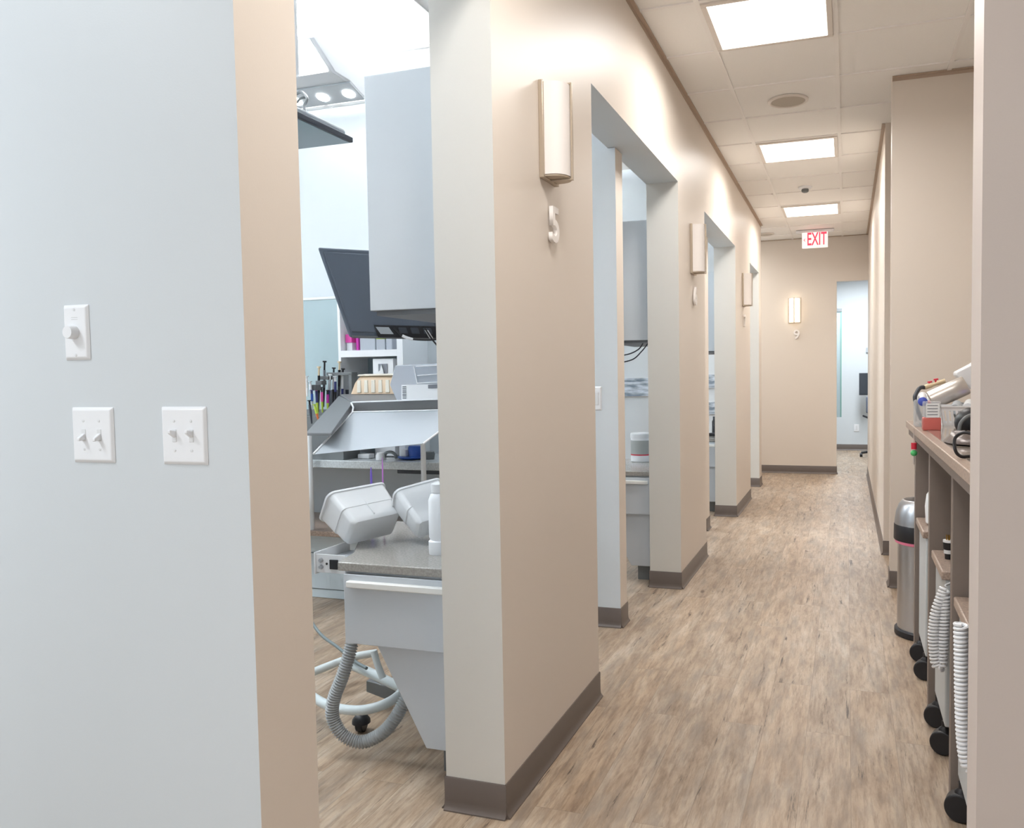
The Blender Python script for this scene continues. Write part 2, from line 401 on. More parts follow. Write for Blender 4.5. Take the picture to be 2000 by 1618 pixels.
cove([(.25, 6.13, 1.4, 6.13, 0, -1), (.25, 6.13, .25, 10.9, -1, 0)], 'baseboard_right')
cove([(-2.6, 14.3, 2.6, 14.3, 0, -1)], 'baseboard_far_room')

# ceiling grid
g = MB()
xs = [-.0562+.61*k for k in range(-7, 5)]; ys = [4.45+.61*k for k in range(-11, 17)]
for x in xs: g.box(x-.012, x+.012, -2.7, 14.4, H-.003, H+.006)
for y in ys:
    for x0, x1 in zip([-4.6]+xs, xs+[2.6]): g.box(x0+.012, x1-.012, y-.012, y+.012, H-.0025, H+.006)
struct(g, 'trim_1', 'bar')
a = MB()
a.box(XW, XW+.022, -2.6, 9.75, H-.004, H+.002).box(XW, XW+.003, -2.6, 9.75, H-.022, H)
a.box(.228, .25, 6.13, 10.9, H-.004, H+.002).box(.247, .25, 6.13, 10.9, H-.022, H)
a.box(.25, .98, 5.178, 5.2, H-.004, H+.002).box(.25, .98, 5.197, 5.2, H-.022, H)
a.box(-4.6, .25, 10.878, 10.9, H-.004, H+.002)
struct(a, 'trim_2', 'angle')

# ------------------------------------------------------------------ ceiling lights
def troffer(x0, x1, y0, y1, label, m='diff', group='recessed corridor ceiling lights', parts=True):
    t = thing('ceiling_light', label, 'ceiling light', ((x0+x1)/2, (y0+y1)/2, H-.012), group)
    f = MB(); b = .028; z0, z1 = H-.012, H+.003
    f.box(x0, x1, y0, y0+b, z0, z1).box(x0, x1, y1-b, y1, z0, z1).box(x0, x0+b, y0+b, y1-b, z0, z1).box(x1-b, x1, y0+b, y1-b, z0, z1)
    f.build('frame', 'lightframe', t, .003)
    MB().box(x0+b, x1-b, y0+b, y1-b, H-.004, H+.002).build('diffuser', m, t)
    L = {'diff': TROFFER, 'bdiff': BAY, 'bdiff2': 8.0, 'bdiff3': 18.0, 'diff2': TROFFER*.4}[m]; a_ = (x1-x0-2*b)*(y1-y0-2*b)
    ld = bpy.data.lights.new('lamp', 'AREA'); ld.shape = 'RECTANGLE'; ld.size = x1-x0-2*b; ld.size_y = y1-y0-2*b
    ld.energy = L*PI*a_; ld.color = WARM if m[:4] == 'diff' else COOL; ld.spread = math.radians(162)
    lo_ = bpy.data.objects.new('lamp', ld); COL.objects.link(lo_); lo_.parent = t; lo_.location = (0, 0, .0065)
    return t
M['diff2'] = M['diff']
c0, c1 = -.0562-.61+.013, -.0562-.013
LBL = {3.84: 'square recessed ceiling light nearest the camera, cut by the top of the photo', 6.28: 'middle of the three square ceiling lights, beyond the round speaker',
       8.72: 'farthest square ceiling light, just before the exit sign', 1.40: 'square recessed ceiling light above the first opening'}
for y, l in LBL.items(): troffer(c0, c1, y+.013, y+.597, l)
troffer(-3.1, -2.5, 9.96, 10.54, 'added square ceiling light farther down the side passage to the left, out of view')  # unseen lamp added to brighten the end wall
troffer(-1.873, -1.289, 9.96, 10.54, 'added square ceiling light in the side passage left of the end wall sconce, out of view', 'diff2')  # second unseen lamp added for the end wall
for i, (y0, l) in enumerate([(2.05, 'added long cool ceiling light over the first treatment bay, out of view'), (4.75, 'added long cool ceiling light over the second treatment bay, out of view'), (7.5, 'added long cool ceiling light over the third treatment bay, out of view'), (-.62, 'added long cool ceiling light over the bay left of the viewpoint, out of view')]):
    xq = -2.95 if y0 < 0 else -4.3; troffer(xq, xq+.58, y0, y0+1.19, l, 'bdiff2' if y0 < 0 else 'bdiff', 'added cool ceiling lights out of view')  # out of view, added to light the bays and the near left wall
for i, (y0, l) in enumerate([(1.55, 'added square cool ceiling light just inside the first bay, out of view'), (4.2, 'added square cool ceiling light just inside the second bay, out of view'), (6.95, 'added square cool ceiling light just inside the third bay, out of view')]):
    troffer(-2.48, -1.90, y0, y0+.58, l, 'bdiff2', 'added cool ceiling lights out of view')  # extra unseen lamps added to lift the cabinet fronts
M['bdiff3'] = M['bdiff']
troffer(-.05, .55, 12.2, 13.39, 'added long cool ceiling light in the room past the end doorway, out of view', 'bdiff3', 'added cool ceiling lights out of view')  # unseen lamp added to brighten the far room

# ceiling speakers, smoke detector, exit sign
def speaker(x, y, r, label):
    t = thing('ceiling_speaker', label, 'speaker', (x, y, H-.012), 'round ceiling speakers')
    MB().lathe((x, y, H+.002), [(r, 0), (r, -.006), (r-.006, -.011), (r-.018, -.011), (r-.022, -.006), (r-.022, 0)], n=48).build('rim', 'lightframe', t)
    MB().lathe((x, y, H-.003), [(r-.022, 0), (r-.023, -.002), (r*.5, -.003), (.001, -.003)], n=48).build('grille', 'spkgrille', t)
    return t
M['spkgrille'] = mat('speaker_grille', srgb(190, 182, 170), .7, bump=.5, bscale=900)
speaker(-.357, 5.395, .125, 'large round flush ceiling speaker between the first two square lights')
speaker(-.962, 10.38, .11, 'small looking round ceiling speaker at the far left ceiling corner')
t = thing('smoke_detector', 'small white ceiling detector between the second and third square lights', 'smoke detector', (-.372, 7.92, H-.05))
MB().lathe((-.372, 7.92, H+.003), [(.062, 0), (.062, -.012), (.052, -.02)], n=32).build('mount', 'white', t)
MB().lathe((-.372, 7.92, H-.016), [(.03, 0), (.034, -.012), (.03, -.028), (.018, -.034)], n=24).build('sensor', 'midgrey', t)

ex = thing('exit_sign', 'white hanging sign with red EXIT letters and left arrow', 'exit sign', (-.385, 10.3, 2.8))
e0, e1 = at(1566.5, 470, 10.3).x, at(1617, 470, 10.3).x
MB().box(e0, e1, 10.28, 10.32, 2.815, 3.012).build('housing', 'signface', ex, .006)
MB().box(e0-.07, e1+.07, 10.27, 10.33, 3.0, 3.029).build('canopy', 'white', ex, .004)
cxx = (e0+e1)/2
text_part('EXIT', 'lettering', 'red', ex, (cxx+.022, 10.2785, 2.912), (1, 0, 0), (0, 0, 1), .215, .004, xs=.52, offset=.0022)
MB().prism([(e0+.018, 10.2795, 2.912), (e0+.036, 10.2795, 2.93), (e0+.040, 10.2795, 2.926), (e0+.027, 10.2795, 2.912), (e0+.040, 10.2795, 2.898), (e0+.036, 10.2795, 2.894)], (0, -.003, 0)).build('arrow', 'red', ex)

# ------------------------------------------------------------------ wall sconces and numerals
def sconce(y, label, X=XW):
    t = thing('wall_sconce', label, 'wall light', (X, y+.075, 1.955), 'brushed metal wall sconces on the pillars')
    w_ = .15; z0, z1 = 1.965, 2.272; D = .104
    MB().box(X, X+.016, y, y+w_, z0-.008, z1).build('back_plate', 'nickel', t, .002)
    g = MB(); n = 14; cy = y+w_/2
    pts = [(X+.016+(D-.036)*math.sin(PI*i/n)**.7, cy-(w_/2-.010)*math.cos(PI*i/n), z0+.004) for i in range(n+1)]
    g.prism(pts, (0, 0, z1-z0-.008), smooth=True); g.build('glass_shade', 'glass', t)
    f = MB(); ya, yb = cy-.006, cy+.006; e = D-.012
    f.box(X+e-.006, X+e, ya, yb, z0-.008, z1+.002).box(X+.016, X+e-.006, ya, yb, z0-.008, z0-.003).box(X+e-.024, X+e-.006, ya, yb, z1-.003, z1+.002)
    f.build('strap', 'nickel', t)
    g = MB(); g.prism([(X+.016+(D-.038)*math.sin(PI*i/n)**.7, cy-(w_/2-.012)*math.cos(PI*i/n), z0-.002) for i in range(n+1)], (0, 0, .005)); g.build('bottom_plate', 'nickel', t)
    return t
sc = sconce(2.518, 'unlit brushed metal sconce above the numeral 5 on the nearest pillar')
copy_to(sc, (0, 5.212-2.518, 0), 'unlit brushed metal sconce on the second pillar')
copy_to(sc, (0, 7.93-2.518, 0), 'unlit brushed metal sconce on the third pillar, smallest in view')
def numeral(ch, y, label):
    o = text_part(ch, 'wall_numeral', 'num', None, (XW+.013, y, 1.812), (0, 1, 0), (0, 0, 1), .165, .014, offset=.003)
    return tag(o, label, 'number sign', 'raised white room numerals')
numeral('5', 2.617, 'raised white numeral 5 under the nearest sconce')
numeral('6', 5.32, 'raised white numeral under the sconce on the second pillar')
numeral('7', 8.02, 'raised white numeral under the sconce on the third pillar')
t = thing('wall_sconce', 'lit sconce glowing warm on the end wall', 'wall light', (-.645, 10.9, 1.955))
x0, x1, z0, z1 = -.722, -.567, 1.955, 2.275
MB().box(x0, x1, 10.888, 10.9, z0, z1).build('back_plate', 'nickel', t, .002)
n = 14
MB().prism([((x0+x1)/2-(.066)*math.cos(PI*i/n), 10.888-.078*math.sin(PI*i/n)**.6, z0+.008) for i in range(n+1)], (0, 0, z1-z0-.016), smooth=True).build('glass_shade', 'litglass', t)
f = MB(); xm = (x0+x1)/2
f.box(xm-.006, xm+.006, 10.796, 10.802, z0, z1).box(xm-.006, xm+.006, 10.802, 10.888, z0-.002, z0+.003).box(xm-.006, xm+.006, 10.802, 10.888, z1-.005, z1)
f.build('strap', 'nickel', t)
o = text_part('9', 'wall_numeral', 'num', None, (-.618, 10.887, 1.80), (1, 0, 0), (0, 0, 1), .165, .014, offset=.003)
tag(o, 'raised white numeral 9 below the lit sconce on the end wall', 'number sign', 'raised white room numerals')

# ------------------------------------------------------------------ switches on the near left wall (face Y = 1.31, seen at 1.31)
WY = 1.31
def plate(cx, cz, wd, ht, name, label, cat, group=None, wy=WY):
    t = thing(name, label, cat, (cx, wy, cz), group)
    b = MB(); d = .0065; i = .007
    b.hexa([(cx-wd/2, wy, cz-ht/2), (cx+wd/2, wy, cz-ht/2), (cx+wd/2, wy, cz+ht/2), (cx-wd/2, wy, cz+ht/2),
            (cx-wd/2+i, wy-d, cz-ht/2+i), (cx+wd/2-i, wy-d, cz-ht/2+i), (cx+wd/2-i, wy-d, cz+ht/2-i), (cx-wd/2+i, wy-d, cz+ht/2-i)])
    b.build('cover_plate', 'white', t, .002, 3)
    return t
def screw(t, x, z, wy): MB().lathe((x, wy-.0062, z), [(.0032, 0), (.0032, .0008), (.0022, .0012)], axis=(0, -1, 0), n=14).build('screw', 'offwhite', t)
def toggle_plate(px, up, label, group='double toggle switch plates on the near wall'):
    l, tp = at(px[0], px[1], WY-.003), at(px[2], px[3], WY-.003)
    cx, cz = (l.x+tp.x)/2, (l.z+tp.z)/2; wd, ht = .116, .120
    t = plate(cx, cz, wd, ht, 'light_switch', label, 'light switch', group)
    for s in (-1, 1):
        x = cx+s*.0215
        MB().box(x-.0055, x+.0055, WY-.0075, WY-.006, cz-.0125, cz+.0125).build('slot', 'offwhite', t, .0008)
        dz = .009 if up else -.009
        MB().hexa([(x-.0048, WY-.006, cz-.007+dz*.3), (x+.0048, WY-.006, cz-.007+dz*.3), (x+.0048, WY-.006, cz+.007+dz*.3), (x-.0048, WY-.006, cz+.007+dz*.3),
                   (x-.0038, WY-.021, cz-.0035+dz), (x+.0038, WY-.021, cz-.0035+dz), (x+.0038, WY-.021, cz+.0035+dz), (x-.0038, WY-.021, cz+.0035+dz)]).build('toggle', 'white', t, .0015)
        for q in (-1, 1): screw(t, x, cz+q*.030, WY)
    return t
toggle_plate((139, 794, 225, 907), False, 'white two gang plate with both toggles down, left of the pair')
toggle_plate((313, 793, 407, 911), True, 'white two gang plate with both toggles up, nearest the wall corner')
l, tp = at(122, 597, WY-.003), at(177, 703, WY-.003); cx, cz = (l.x+tp.x)/2, (l.z+tp.z)/2
t = plate(cx, cz, .0715, .119, 'dimmer_switch', 'white single plate with a round dimmer knob above the toggles', 'dimmer')
MB().lathe((cx-.002, WY-.0064, cz), [(.0145, 0), (.0145, .004), (.0135, .016), (.0125, .0175), (.001, .0175)], axis=(0, -1, 0), n=32).build('knob', 'white', t)
for q in (-1, 1): screw(t, cx, cz+q*.048, WY)
MB().box(cx-.009, cx+.009, WY-.0068, WY-.0062, cz+.027, cz+.0275).box(cx-.009, cx+.009, WY-.0068, WY-.0062, cz+.031, cz+.0315).build('marking', 'label', t)
# rocker switch on the second partition
t = plate(-1.254, 1.19, .115, .125, 'light_switch', 'white switch plate half hidden behind the nearest pillar', 'light switch', None, 4.0)
MB().box(-1.245, -1.212, 3.990, 3.995, 1.157, 1.223).build('rocker', 'offwhite', t, .002)

# ------------------------------------------------------------------ treatment consoles behind each pillar
def console(y):
    # all offsets are from the front face y; back is y+.73
    D = .73; xr = XB-.002
    up = thing('upper_cabinet', 'x', 'cabinet', (-1.3, y+D/2, 1.516), 'grey upper cabinets behind the pillars')
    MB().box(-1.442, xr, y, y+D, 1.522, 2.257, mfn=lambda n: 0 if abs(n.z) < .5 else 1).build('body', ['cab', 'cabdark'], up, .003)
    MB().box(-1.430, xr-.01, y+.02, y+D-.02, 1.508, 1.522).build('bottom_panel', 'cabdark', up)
    lo = thing('base_cabinet', 'x', 'cabinet', (-1.36, y+D/2, 0.1), 'grey base cabinets behind the pillars')
    MB().box(-1.577, xr, y+.02, y+D, .437, .676).build('body', 'console', lo, .002)
    # tapered pedestal below
    ped = [(-1.478, .437), (-1.298, .102), (xr, .102), (xr, .437)]
    MB().prism([(x, y+.035, z) for x, z in ped], (0, D-.06, 0)).build('pedestal', 'console', lo, .002)
    MB().box(-1.27, xr, y+.10, y+D-.06, 0, .102).build('plinth', 'midgrey', lo)
    dr = MB().box(-1.570, xr, y, y+.02, .437, .668).build('drawer', 'console', lo, .002)
    MB().box(-1.548, xr-.02, y-.022, y, .628, .650).build('handle', 'handle', dr, .004)
    ct = MB(); poly = [(-1.592, y), (xr, y), (xr, y+D), (-1.80, y+D), (-1.80, y+.46), (-1.625, y+.14)]
    ct.prism([(a, b, .677) for a, b in poly], (0, 0, .029))
    ct = ct.build('countertop', 'stone', None, .004)
    tag(ct, 'x', 'countertop', 'speckled grey countertops of the bays')
    return up, lo, ct
U = console(2.26)
names = [('grey laminate upper cabinet hanging in the nearest bay', 'grey base cabinet with white bar handle in the nearest bay', 'speckled grey countertop under the white tubs in the nearest bay'),
         ('pale grey upper cabinet seen through the second opening', 'grey base cabinet with bar handle in the second opening', 'countertop holding the canister in the second opening'),
         ('sliver of upper cabinet seen through the third opening', 'sliver of base cabinet with handle in the third opening', 'sliver of countertop in the third opening')]
for o, l in zip(U, names[0]): o['label'] = l
for dy, nm in ((4.905-2.26, names[1]), (7.60-2.26, names[2])):
    cs_ = [copy_to(o, (0, dy, 0), l) for o, l in zip(U, nm)]
    if nm is names[1]: UP2 = cs_[0]

def cable(pts, r, name, m, label, cat='cable', n=8, parent=None, group=None):
    o = MB().tube(bez(pts, 8), r, n).build(name, m, parent)
    if not parent: tag(o, label, cat, group)
    return o

# white tubs leaning on the console top
def tub(v0, e1, e2, e3, label, ribs=0):
    v0, e1, e2, e3 = map(Vector, (v0, e1, e2, e3))
    base = v0+e2/2+e3/2
    t = thing('plastic_tub', label, 'tub', (v0+e3), 'white tubs tipped over on the counter')
    def rr(c, a, b, rad, k=5):          # rounded rectangle ring
        la, lb = a.length, b.length; ua, ub = a.normalized(), b.normalized(); out = []
        for sx, sy, a0 in ((1, 1, 0), (-1, 1, 90), (-1, -1, 180), (1, -1, 270)):
            cc = c+ua*(sx*(la/2-rad))+ub*(sy*(lb/2-rad))
            for i in range(k+1):
                an = math.radians(a0+90*i/k); out.append(cc+ua*rad*math.cos(an)+ub*rad*math.sin(an))
        return out
    m = MB(); n1 = e1.normalized(); rings = []
    L = e1.length
    sh = [(-.002, .86, .012), (.004, .93, .02), (.016, .96, .022), (L*.45, 1.0, .022), (L*.46, 1.03, .022), (L*.95, 1.08, .022), (L, 1.09, .022), (L+.001, 1.16, .03), (L+.008, 1.17, .03), (L+.009, 1.16, .03), (L+.009, 1.04, .022), (L*.5, .98, .02), (.01, .88, .018), (.006, .1, .002)]
    for h, s_, rad in sh:
        rings.append([m.bm.verts.new(p) for p in rr(base+n1*h, e2*s_, e3*s_, rad)])
    m.skin(rings); m.build('body', 'offwhite', t)
    if ribs:
        for i in range(ribs):
            f_ = -.36+.72*i/(ribs-1)
            for h in (.14, .62):
                c = base+e2*f_+e3*.50+n1*(L*h+L*.14); MB().obox(c, e2.normalized()*.004, n1*L*.26, e3.normalized()*.010).build('rib', 'offwhite', t, .001)
            c = base+e2*f_-n1*.001; MB().obox(c+e3*.1, e2.normalized()*.004, e3*.6, n1*.004).build('rib', 'offwhite', t, .001)
    else:
        MB().obox(base+n1*L*.5-e3*.50-e2*.04, e2.normalized()*.003, n1*L*.8, e3.normalized()*.006).build('rib', 'offwhite', t, .001)
    return t
tub((-1.638, 2.419, .811), (-.110, .043, .083), (.086, .198, .011), (-.061, .032, -.1), 'smooth white plastic tub tipped on its side, left of two')
tub((-1.438, 2.515, .800), (-.109, .059, .096), (.091, .145, .026), (-.039, .044, -.075), 'ribbed white plastic tub tipped on its side beside the bottle', 6)
# bottle at the edge
bp = atz(850, 1024, .706); bp = at(857, 1018, 2.46); bx, by = bp.x, bp.y
t = thing('dispenser_bottle', 'white pump bottle standing against the nearest pillar', 'bottle', (bx, by, .706))
MB().lathe((bx, by, .706), [(.034, 0), (.036, .004), (.036, .045), (.030, .05), (.034, .06), (.034, .185), (.026, .205), (.018, .212)], n=28).build('body', 'white', t)
MB().lathe((bx, by, .918), [(.024, 0), (.024, .028), (.01, .034), (.001, .034)], n=24).build('cap', 'offwhite', t)
# junction box left of the countertop
jb = thing('power_box', 'grey metal connector box with sockets sticking out left of the counter', 'junction box', (-1.69, 2.42, .64))
j0, j1 = at(618, 1076, 2.36), at(662, 1108, 2.36)
MB().box(j0.x, -1.582, 2.36, 2.56, .640, .676).build('housing', 'panelgrey', jb, .002)
MB().box(j0.x-.004, j0.x, 2.35, 2.56, .634, .71).box(j0.x, -1.628, 2.356, 2.36, .640, .704).build('face_plate', 'offwhite', jb, .001)
for zz in (.660, .684): MB().lathe((j0.x+.022, 2.356, zz), [(.008, 0), (.008, .004), (.006, .01), (.001, .01)], axis=(0, -1, 0), n=16).build('knob', 'steel', jb)
MB().box(j0.x+.058, j0.x+.09, 2.350, 2.356, .655, .688).build('socket', 'black', jb, .001)
for q, zz in ((.044, .672), (.105, .668)): MB().lathe((j0.x+q, 2.356, zz), [(.004, 0), (.004, .002), (.001, .002)], axis=(0, -1, 0), n=12).build('hole', 'black', jb)
# corrugated suction hose
hp = [at(692, 1212, 2.37), at(686, 1262, 2.35), at(670, 1318, 2.33), at(652, 1366, 2.32), at(650, 1402, 2.32), at(670, 1436, 2.33), at(706, 1450, 2.35), at(744, 1434, 2.37), at(770, 1406, 2.385), at(786, 1378, 2.40), at(800, 1350, 2.42)]
path = bez(hp, 60)
L = 0; acc = [0]
for i in range(1, len(path)): L += (path[i]-path[i-1]).length; acc.append(L)
# resample evenly for regular ribs
NR = 800; ev = []; j = 0
for i in range(NR+1):
    s_ = L*i/NR
    while j < len(acc)-2 and acc[j+1] < s_: j += 1
    f_ = (s_-acc[j])/max(1e-9, acc[j+1]-acc[j]); ev.append(path[j].lerp(path[j+1], min(1, f_)))
o = MB().tube(ev, .02, 16, rfn=lambda k: .0205+.003*math.sin(2*PI*k/10)).build('suction_hose', 'hose')
tag(o, 'grey corrugated hose looping to the floor below the counter', 'hose')
cable([at(596, 1195, 2.95), at(625, 1238, 2.85), at(660, 1265, 2.75), at(690, 1290, 2.7), at(716, 1306, 2.66)], .0065, 'supply_cable', 'cable', 'thin grey cable slanting down behind the corrugated hose', n=10)

# stool base with pale tube ring and casters
st = thing('stool_base', 'pale tubular stool base on casters behind the corrugated hose', 'stool', (-1.75, 2.75, 0))
def T(pts, r, nm='tube', closed=False): return MB().tube(bez(pts, 8, closed), r, 14, closed=closed).build(nm, 'tube', st)
T([at(596, 1352, 2.58), at(640, 1378, 2.50), at(690, 1388, 2.46), at(735, 1382, 2.46), at(775, 1362, 2.52), at(800, 1330, 2.66)], .0175, 'foot_ring')
T([at(596, 1320, 2.72), at(640, 1302, 2.82), at(690, 1284, 2.92), at(735, 1276, 3.0)], .0165, 'leg')
T([at(684, 1298, 2.72), at(730, 1318, 2.70), at(775, 1340, 2.68), at(815, 1358, 2.66)], .019, 'leg')
T([at(730, 1272, 2.62), at(738, 1300, 2.62), at(748, 1325, 2.62)], .013, 'bracket')
MB().prism([at(715, 1330, 2.75), at(715, 1352, 2.75), at(800, 1385, 2.75), at(800, 1352, 2.75)], (0, .03, 0)).build('base_plate', 'midgrey', st, .003)
cp = atz(697, 1436, 0)
cs = MB().cyl((cp.x-.014, cp.y+.03, .031), (cp.x+.014, cp.y+.034, .031), .031, n=24).build('caster', 'black', st, .004)
MB().cyl((cp.x-.002, cp.y+.03, .05), (cp.x-.002, cp.y+.03, .085), .007).build('stem', 'offwhite', cs)
MB().lathe((cp.x+.0, cp.y+.03, .034), [(.034, 0), (.033, .012), (.02, .03), (.008, .034)], n=20).build('hood', 'black', cs)

# ------------------------------------------------------------------ monitor behind the upper cabinet (seen from the back)
mo = thing('monitor', 'dark monitor seen from behind, tilted under the grey upper cabinet', 'monitor', at(740, 660, 3.25))
TL, BL, BR = at(621, 484, 3.02), at(683, 660, 3.17), at(862, 663, 3.44); TR = TL+(BR-BL)*1.02
nrm = (BR-BL).cross(TL-BL).normalized()
if nrm.y < 0: nrm = -nrm
def slab(pts, vec): return MB().prism(pts, vec)
slab([TL, TR, BR, BL], nrm*.022).build('screen_housing', 'mon', mo, .010, 4)
ins = lambda u, v: TL.lerp(TR, u).lerp(BL.lerp(BR, u), v)
slab([ins(.04, .04), ins(.96, .04), ins(.96, .93), ins(.04, .93)], -nrm*.01).build('back_cover', 'mon', mo, .008, 3)
slab([ins(.03, .97), ins(.97, .97), ins(.97, 1.0), ins(.03, 1.0)], -nrm*.012).build('lower_bezel', 'traygrey', mo, .003)
pr_ = slab([ins(.30, .84), ins(.98, .84), ins(.98, .98), ins(.30, .98)], -nrm*.02).build('port_recess', 'black', mo, .003)
slab([ins(.31, .86), ins(.45, .86), ins(.48, .94), ins(.34, .94)], -nrm*.0215).build('sticker', 'panelgrey', pr_)
for u in (.55, .68, .82): slab([ins(u, .86), ins(u+.09, .86), ins(u+.09, .93), ins(u, .93)], -nrm*.026).build('socket', 'darkgrey', pr_, .003)
cable([ins(.50, .86)-nrm*.03, ins(.56, .95)-nrm*.045, ins(.66, .985)-nrm*.05, ins(.85, .99)-nrm*.05, ins(.98, .975)-nrm*.04], .0035, 'cable', 'black', '', parent=mo)
cable([ins(.56, .945)-nrm*.047, ins(.60, .965)-nrm*.05, ins(.66, .985)-nrm*.05], .0065, 'plug', 'white', '', parent=mo)
pc = ins(.78, .87)-nrm*.03
cable([ins(.84, .86)-nrm*.03, ins(.88, .99)-nrm*.05, ins(.94, 1.12)-nrm*.05, at(858, 700, 3.35)], .004, 'cable', 'black', '', parent=mo)
slab([ins(.83, .88), ins(.87, .88), ins(.90, .98), ins(.86, .98)], -nrm*.034).build('plug', 'offwhite', mo, .002)
# support arm from the pillar
MB().tube([ins(.8, .5)-nrm*.0, ins(.8, .5)-nrm*.10, Vector((-1.45, 3.06, 1.70)), Vector((XB-.01, 3.02, 1.70))], .018, 12).build('arm', 'midgrey', mo)

# ceiling-hung patient monitor
XR, ZM = None, 0
pr0 = at(690, 279, 3.05); ZM = pr0.z; XR = pr0.x
near = atx(578, 224, XR)
cm = thing('ceiling_monitor', 'flat screen hanging face down from the ceiling fixture, top left of the bay', 'monitor', (XR-.25, 2.85, ZM))
y0, y1 = 2.50, 3.05
b = MB(); b.prism([(XR, y0, ZM), (XR, y1, ZM), (XR-.5, y1, ZM), (XR-.5, y0, ZM)], (0, 0, .022)); b.build('screen_housing', 'darkgrey', cm, .004, 3)
b = MB().prism([(XR-.02, y0+.02, ZM+.022), (XR-.02, y1-.02, ZM+.022), (XR-.48, y1-.02, ZM+.022), (XR-.48, y0+.02, ZM+.022)], (0, 0, .03)); b.build('back_cover', 'panelgrey', cm, .012, 3)
MB().box(XR-.485, XR-.012, y0+.012, y1-.012, ZM-.002, ZM).build('screen', 'screenblue', cm)
MB().tube([(XR-.25, 2.8, ZM+.05), (XR-.25, 2.8, ZM+.2), (XR-.25, 3.0, 2.62), (XR-.25, 3.0, H)], .02, 12).build('arm', 'offwhite', cm)
cable([at(598, 222, 2.8), at(594, 208, 2.82), at(600, 192, 2.85), at(588, 180, 2.9), at(570, 190, 2.9)], .006, 'cable', 'midgrey', '', parent=cm)
cable([at(580, 200, 2.85), at(588, 192, 2.88), at(600, 190, 2.9)], .005, 'cable', 'midgrey', '', parent=cm)

# overhead operatory light fixture, extruded along X
XF = -2.25
fx = thing('operatory_light', 'white wedge shaped ceiling fixture with round spots, top of the first opening', 'ceiling light', (XF-.5, 3.3, 2.4))
P2 = [atx(x, y, XF) for x, y in ((612, 72), (628, 67), (660, 70), (690, 79), (720, 95), (745, 113), (764, 134), (778, 160), (745, 186), (713, 191), (684, 158), (655, 140))]
MB().prism(P2, (-.02, 0, 0)).build('end_panel', 'white', fx, .003)
MB().prism([p-Vector((.02, 0, 0)) for p in P2], (-1.0, 0, 0)).build('body', 'offwhite', fx, .002)
off = Vector((-.03, 0, 0)); LX = Vector((-.95, 0, 0))
A_, B_ = P2[0].lerp(P2[11], .06), P2[0].lerp(P2[11], .94); nn = (B_-A_).cross(LX).normalized()
if nn.z > 0: nn = -nn
MB().prism([A_+off+nn*.001, B_+off+nn*.001, B_+off+nn*.001+LX, A_+off+nn*.001+LX], nn*.008).build('diffuser', 'fixdiff', fx)
A_, B_ = P2[10], P2[9]; nn = (B_-A_).cross(LX).normalized()
if nn.z > 0: nn = -nn
MB().prism([A_+off*0+nn*.001, B_+nn*.001, B_+nn*.001-Vector((1.02, 0, 0)), A_+nn*.001-Vector((1.02, 0, 0))], nn*.01).build('spot_strip', 'cab', fx, .002)
mid = A_.lerp(B_, .55)+nn*.011
for px, py in ((681, 183), (631, 190), (578, 198)):
    X_ = ray(px, py); k_ = (mid-EYEP).dot(nn)/X_.dot(nn); q = EYEP+X_*k_
    MB().lathe(q, [(.030, 0), (.030, .003), (.001, .003)], axis=nn, n=28).build('spot', 'spot', fx)
B_ = P2[9]
MB().tube([(XF-.5, 3.5, B_.z+.1), (XF-.5, 3.5, H)], .03, 14).build('stem', 'white', fx)
# the fixture also throws light up at the bay ceiling
tz = max(p.z for p in P2)+.012; ty = P2[3].y
ul = bpy.data.lights.new('lamp', 'AREA'); ul.shape = 'RECTANGLE'; ul.size = .95; ul.size_y = .16; ul.energy = UPLIGHT; ul.color = COOL
uo = bpy.data.objects.new('lamp', ul); COL.objects.link(uo); uo.parent = fx; uo.location = Vector((XF-.5, ty, tz))-fx.location; uo.rotation_euler = (PI, 0, 0)
copy_to(fx, (0, 2.7, 0), 'added copy of the white wedge shaped ceiling fixture inside the second bay, out of view'); copy_to(fx, (0, 5.35, 0), 'added copy of the white wedge shaped ceiling fixture inside the third bay, out of view')  # unseen copies, added for their uplight in the other bays

# ------------------------------------------------------------------ instrument cart with sloped hood
K = 1.2
def ak(x, y, Y): return at(x, y, Y*K)
ic = thing('instrument_stand', 'stand with dark sloped tray top and pale slanted front panel on white posts', 'stand', (-2.7, 3.9, .437))
MB().hexa([ak(597, 852, 2.86), ak(648, 851, 2.78), ak(690, 800, 3.12), ak(664, 786, 3.32), ak(597, 846, 2.86), ak(646, 846, 2.78), ak(689, 786, 3.12), ak(662, 773, 3.32)]).build('side_wing', 'traygrey', ic, .003)
MB().hexa([ak(690, 806, 3.10), ak(868, 800, 3.10), ak(868, 786, 3.32), ak(664, 786, 3.32), ak(688, 786, 3.10), ak(868, 780, 3.10), ak(868, 768, 3.32), ak(664, 770, 3.32)]).build('tray_top', 'traygrey', ic, .006, 3)
pa, pb, pc_ = ak(690, 804, 3.07), ak(868, 801, 3.07), ak(614, 887, 2.80)
pn = (pb-pa).cross(pc_-pa).normalized()
def onp(x, y): d = ray(x, y); return EYEP+d*((pa-EYEP).dot(pn)/d.dot(pn))
MB().prism([onp(x, y) for x, y in ((690, 804), (868, 801), (868, 836), (827, 867), (614, 888))], (0, .014, 0)).build('front_panel', 'panelgrey', ic, .002)
tv = Vector((0, -.004, 0))
MB().tube([ak(686, 787, 3.08), ak(690, 796, 3.07), onp(689, 806)+tv, onp(648, 850)+tv, onp(613, 887)+tv], .005, 8).build('edge_trim', 'white', ic)
MB().tube([onp(689, 805)+tv, onp(868, 801)+tv], .0035, 8).build('edge_trim', 'white', ic)
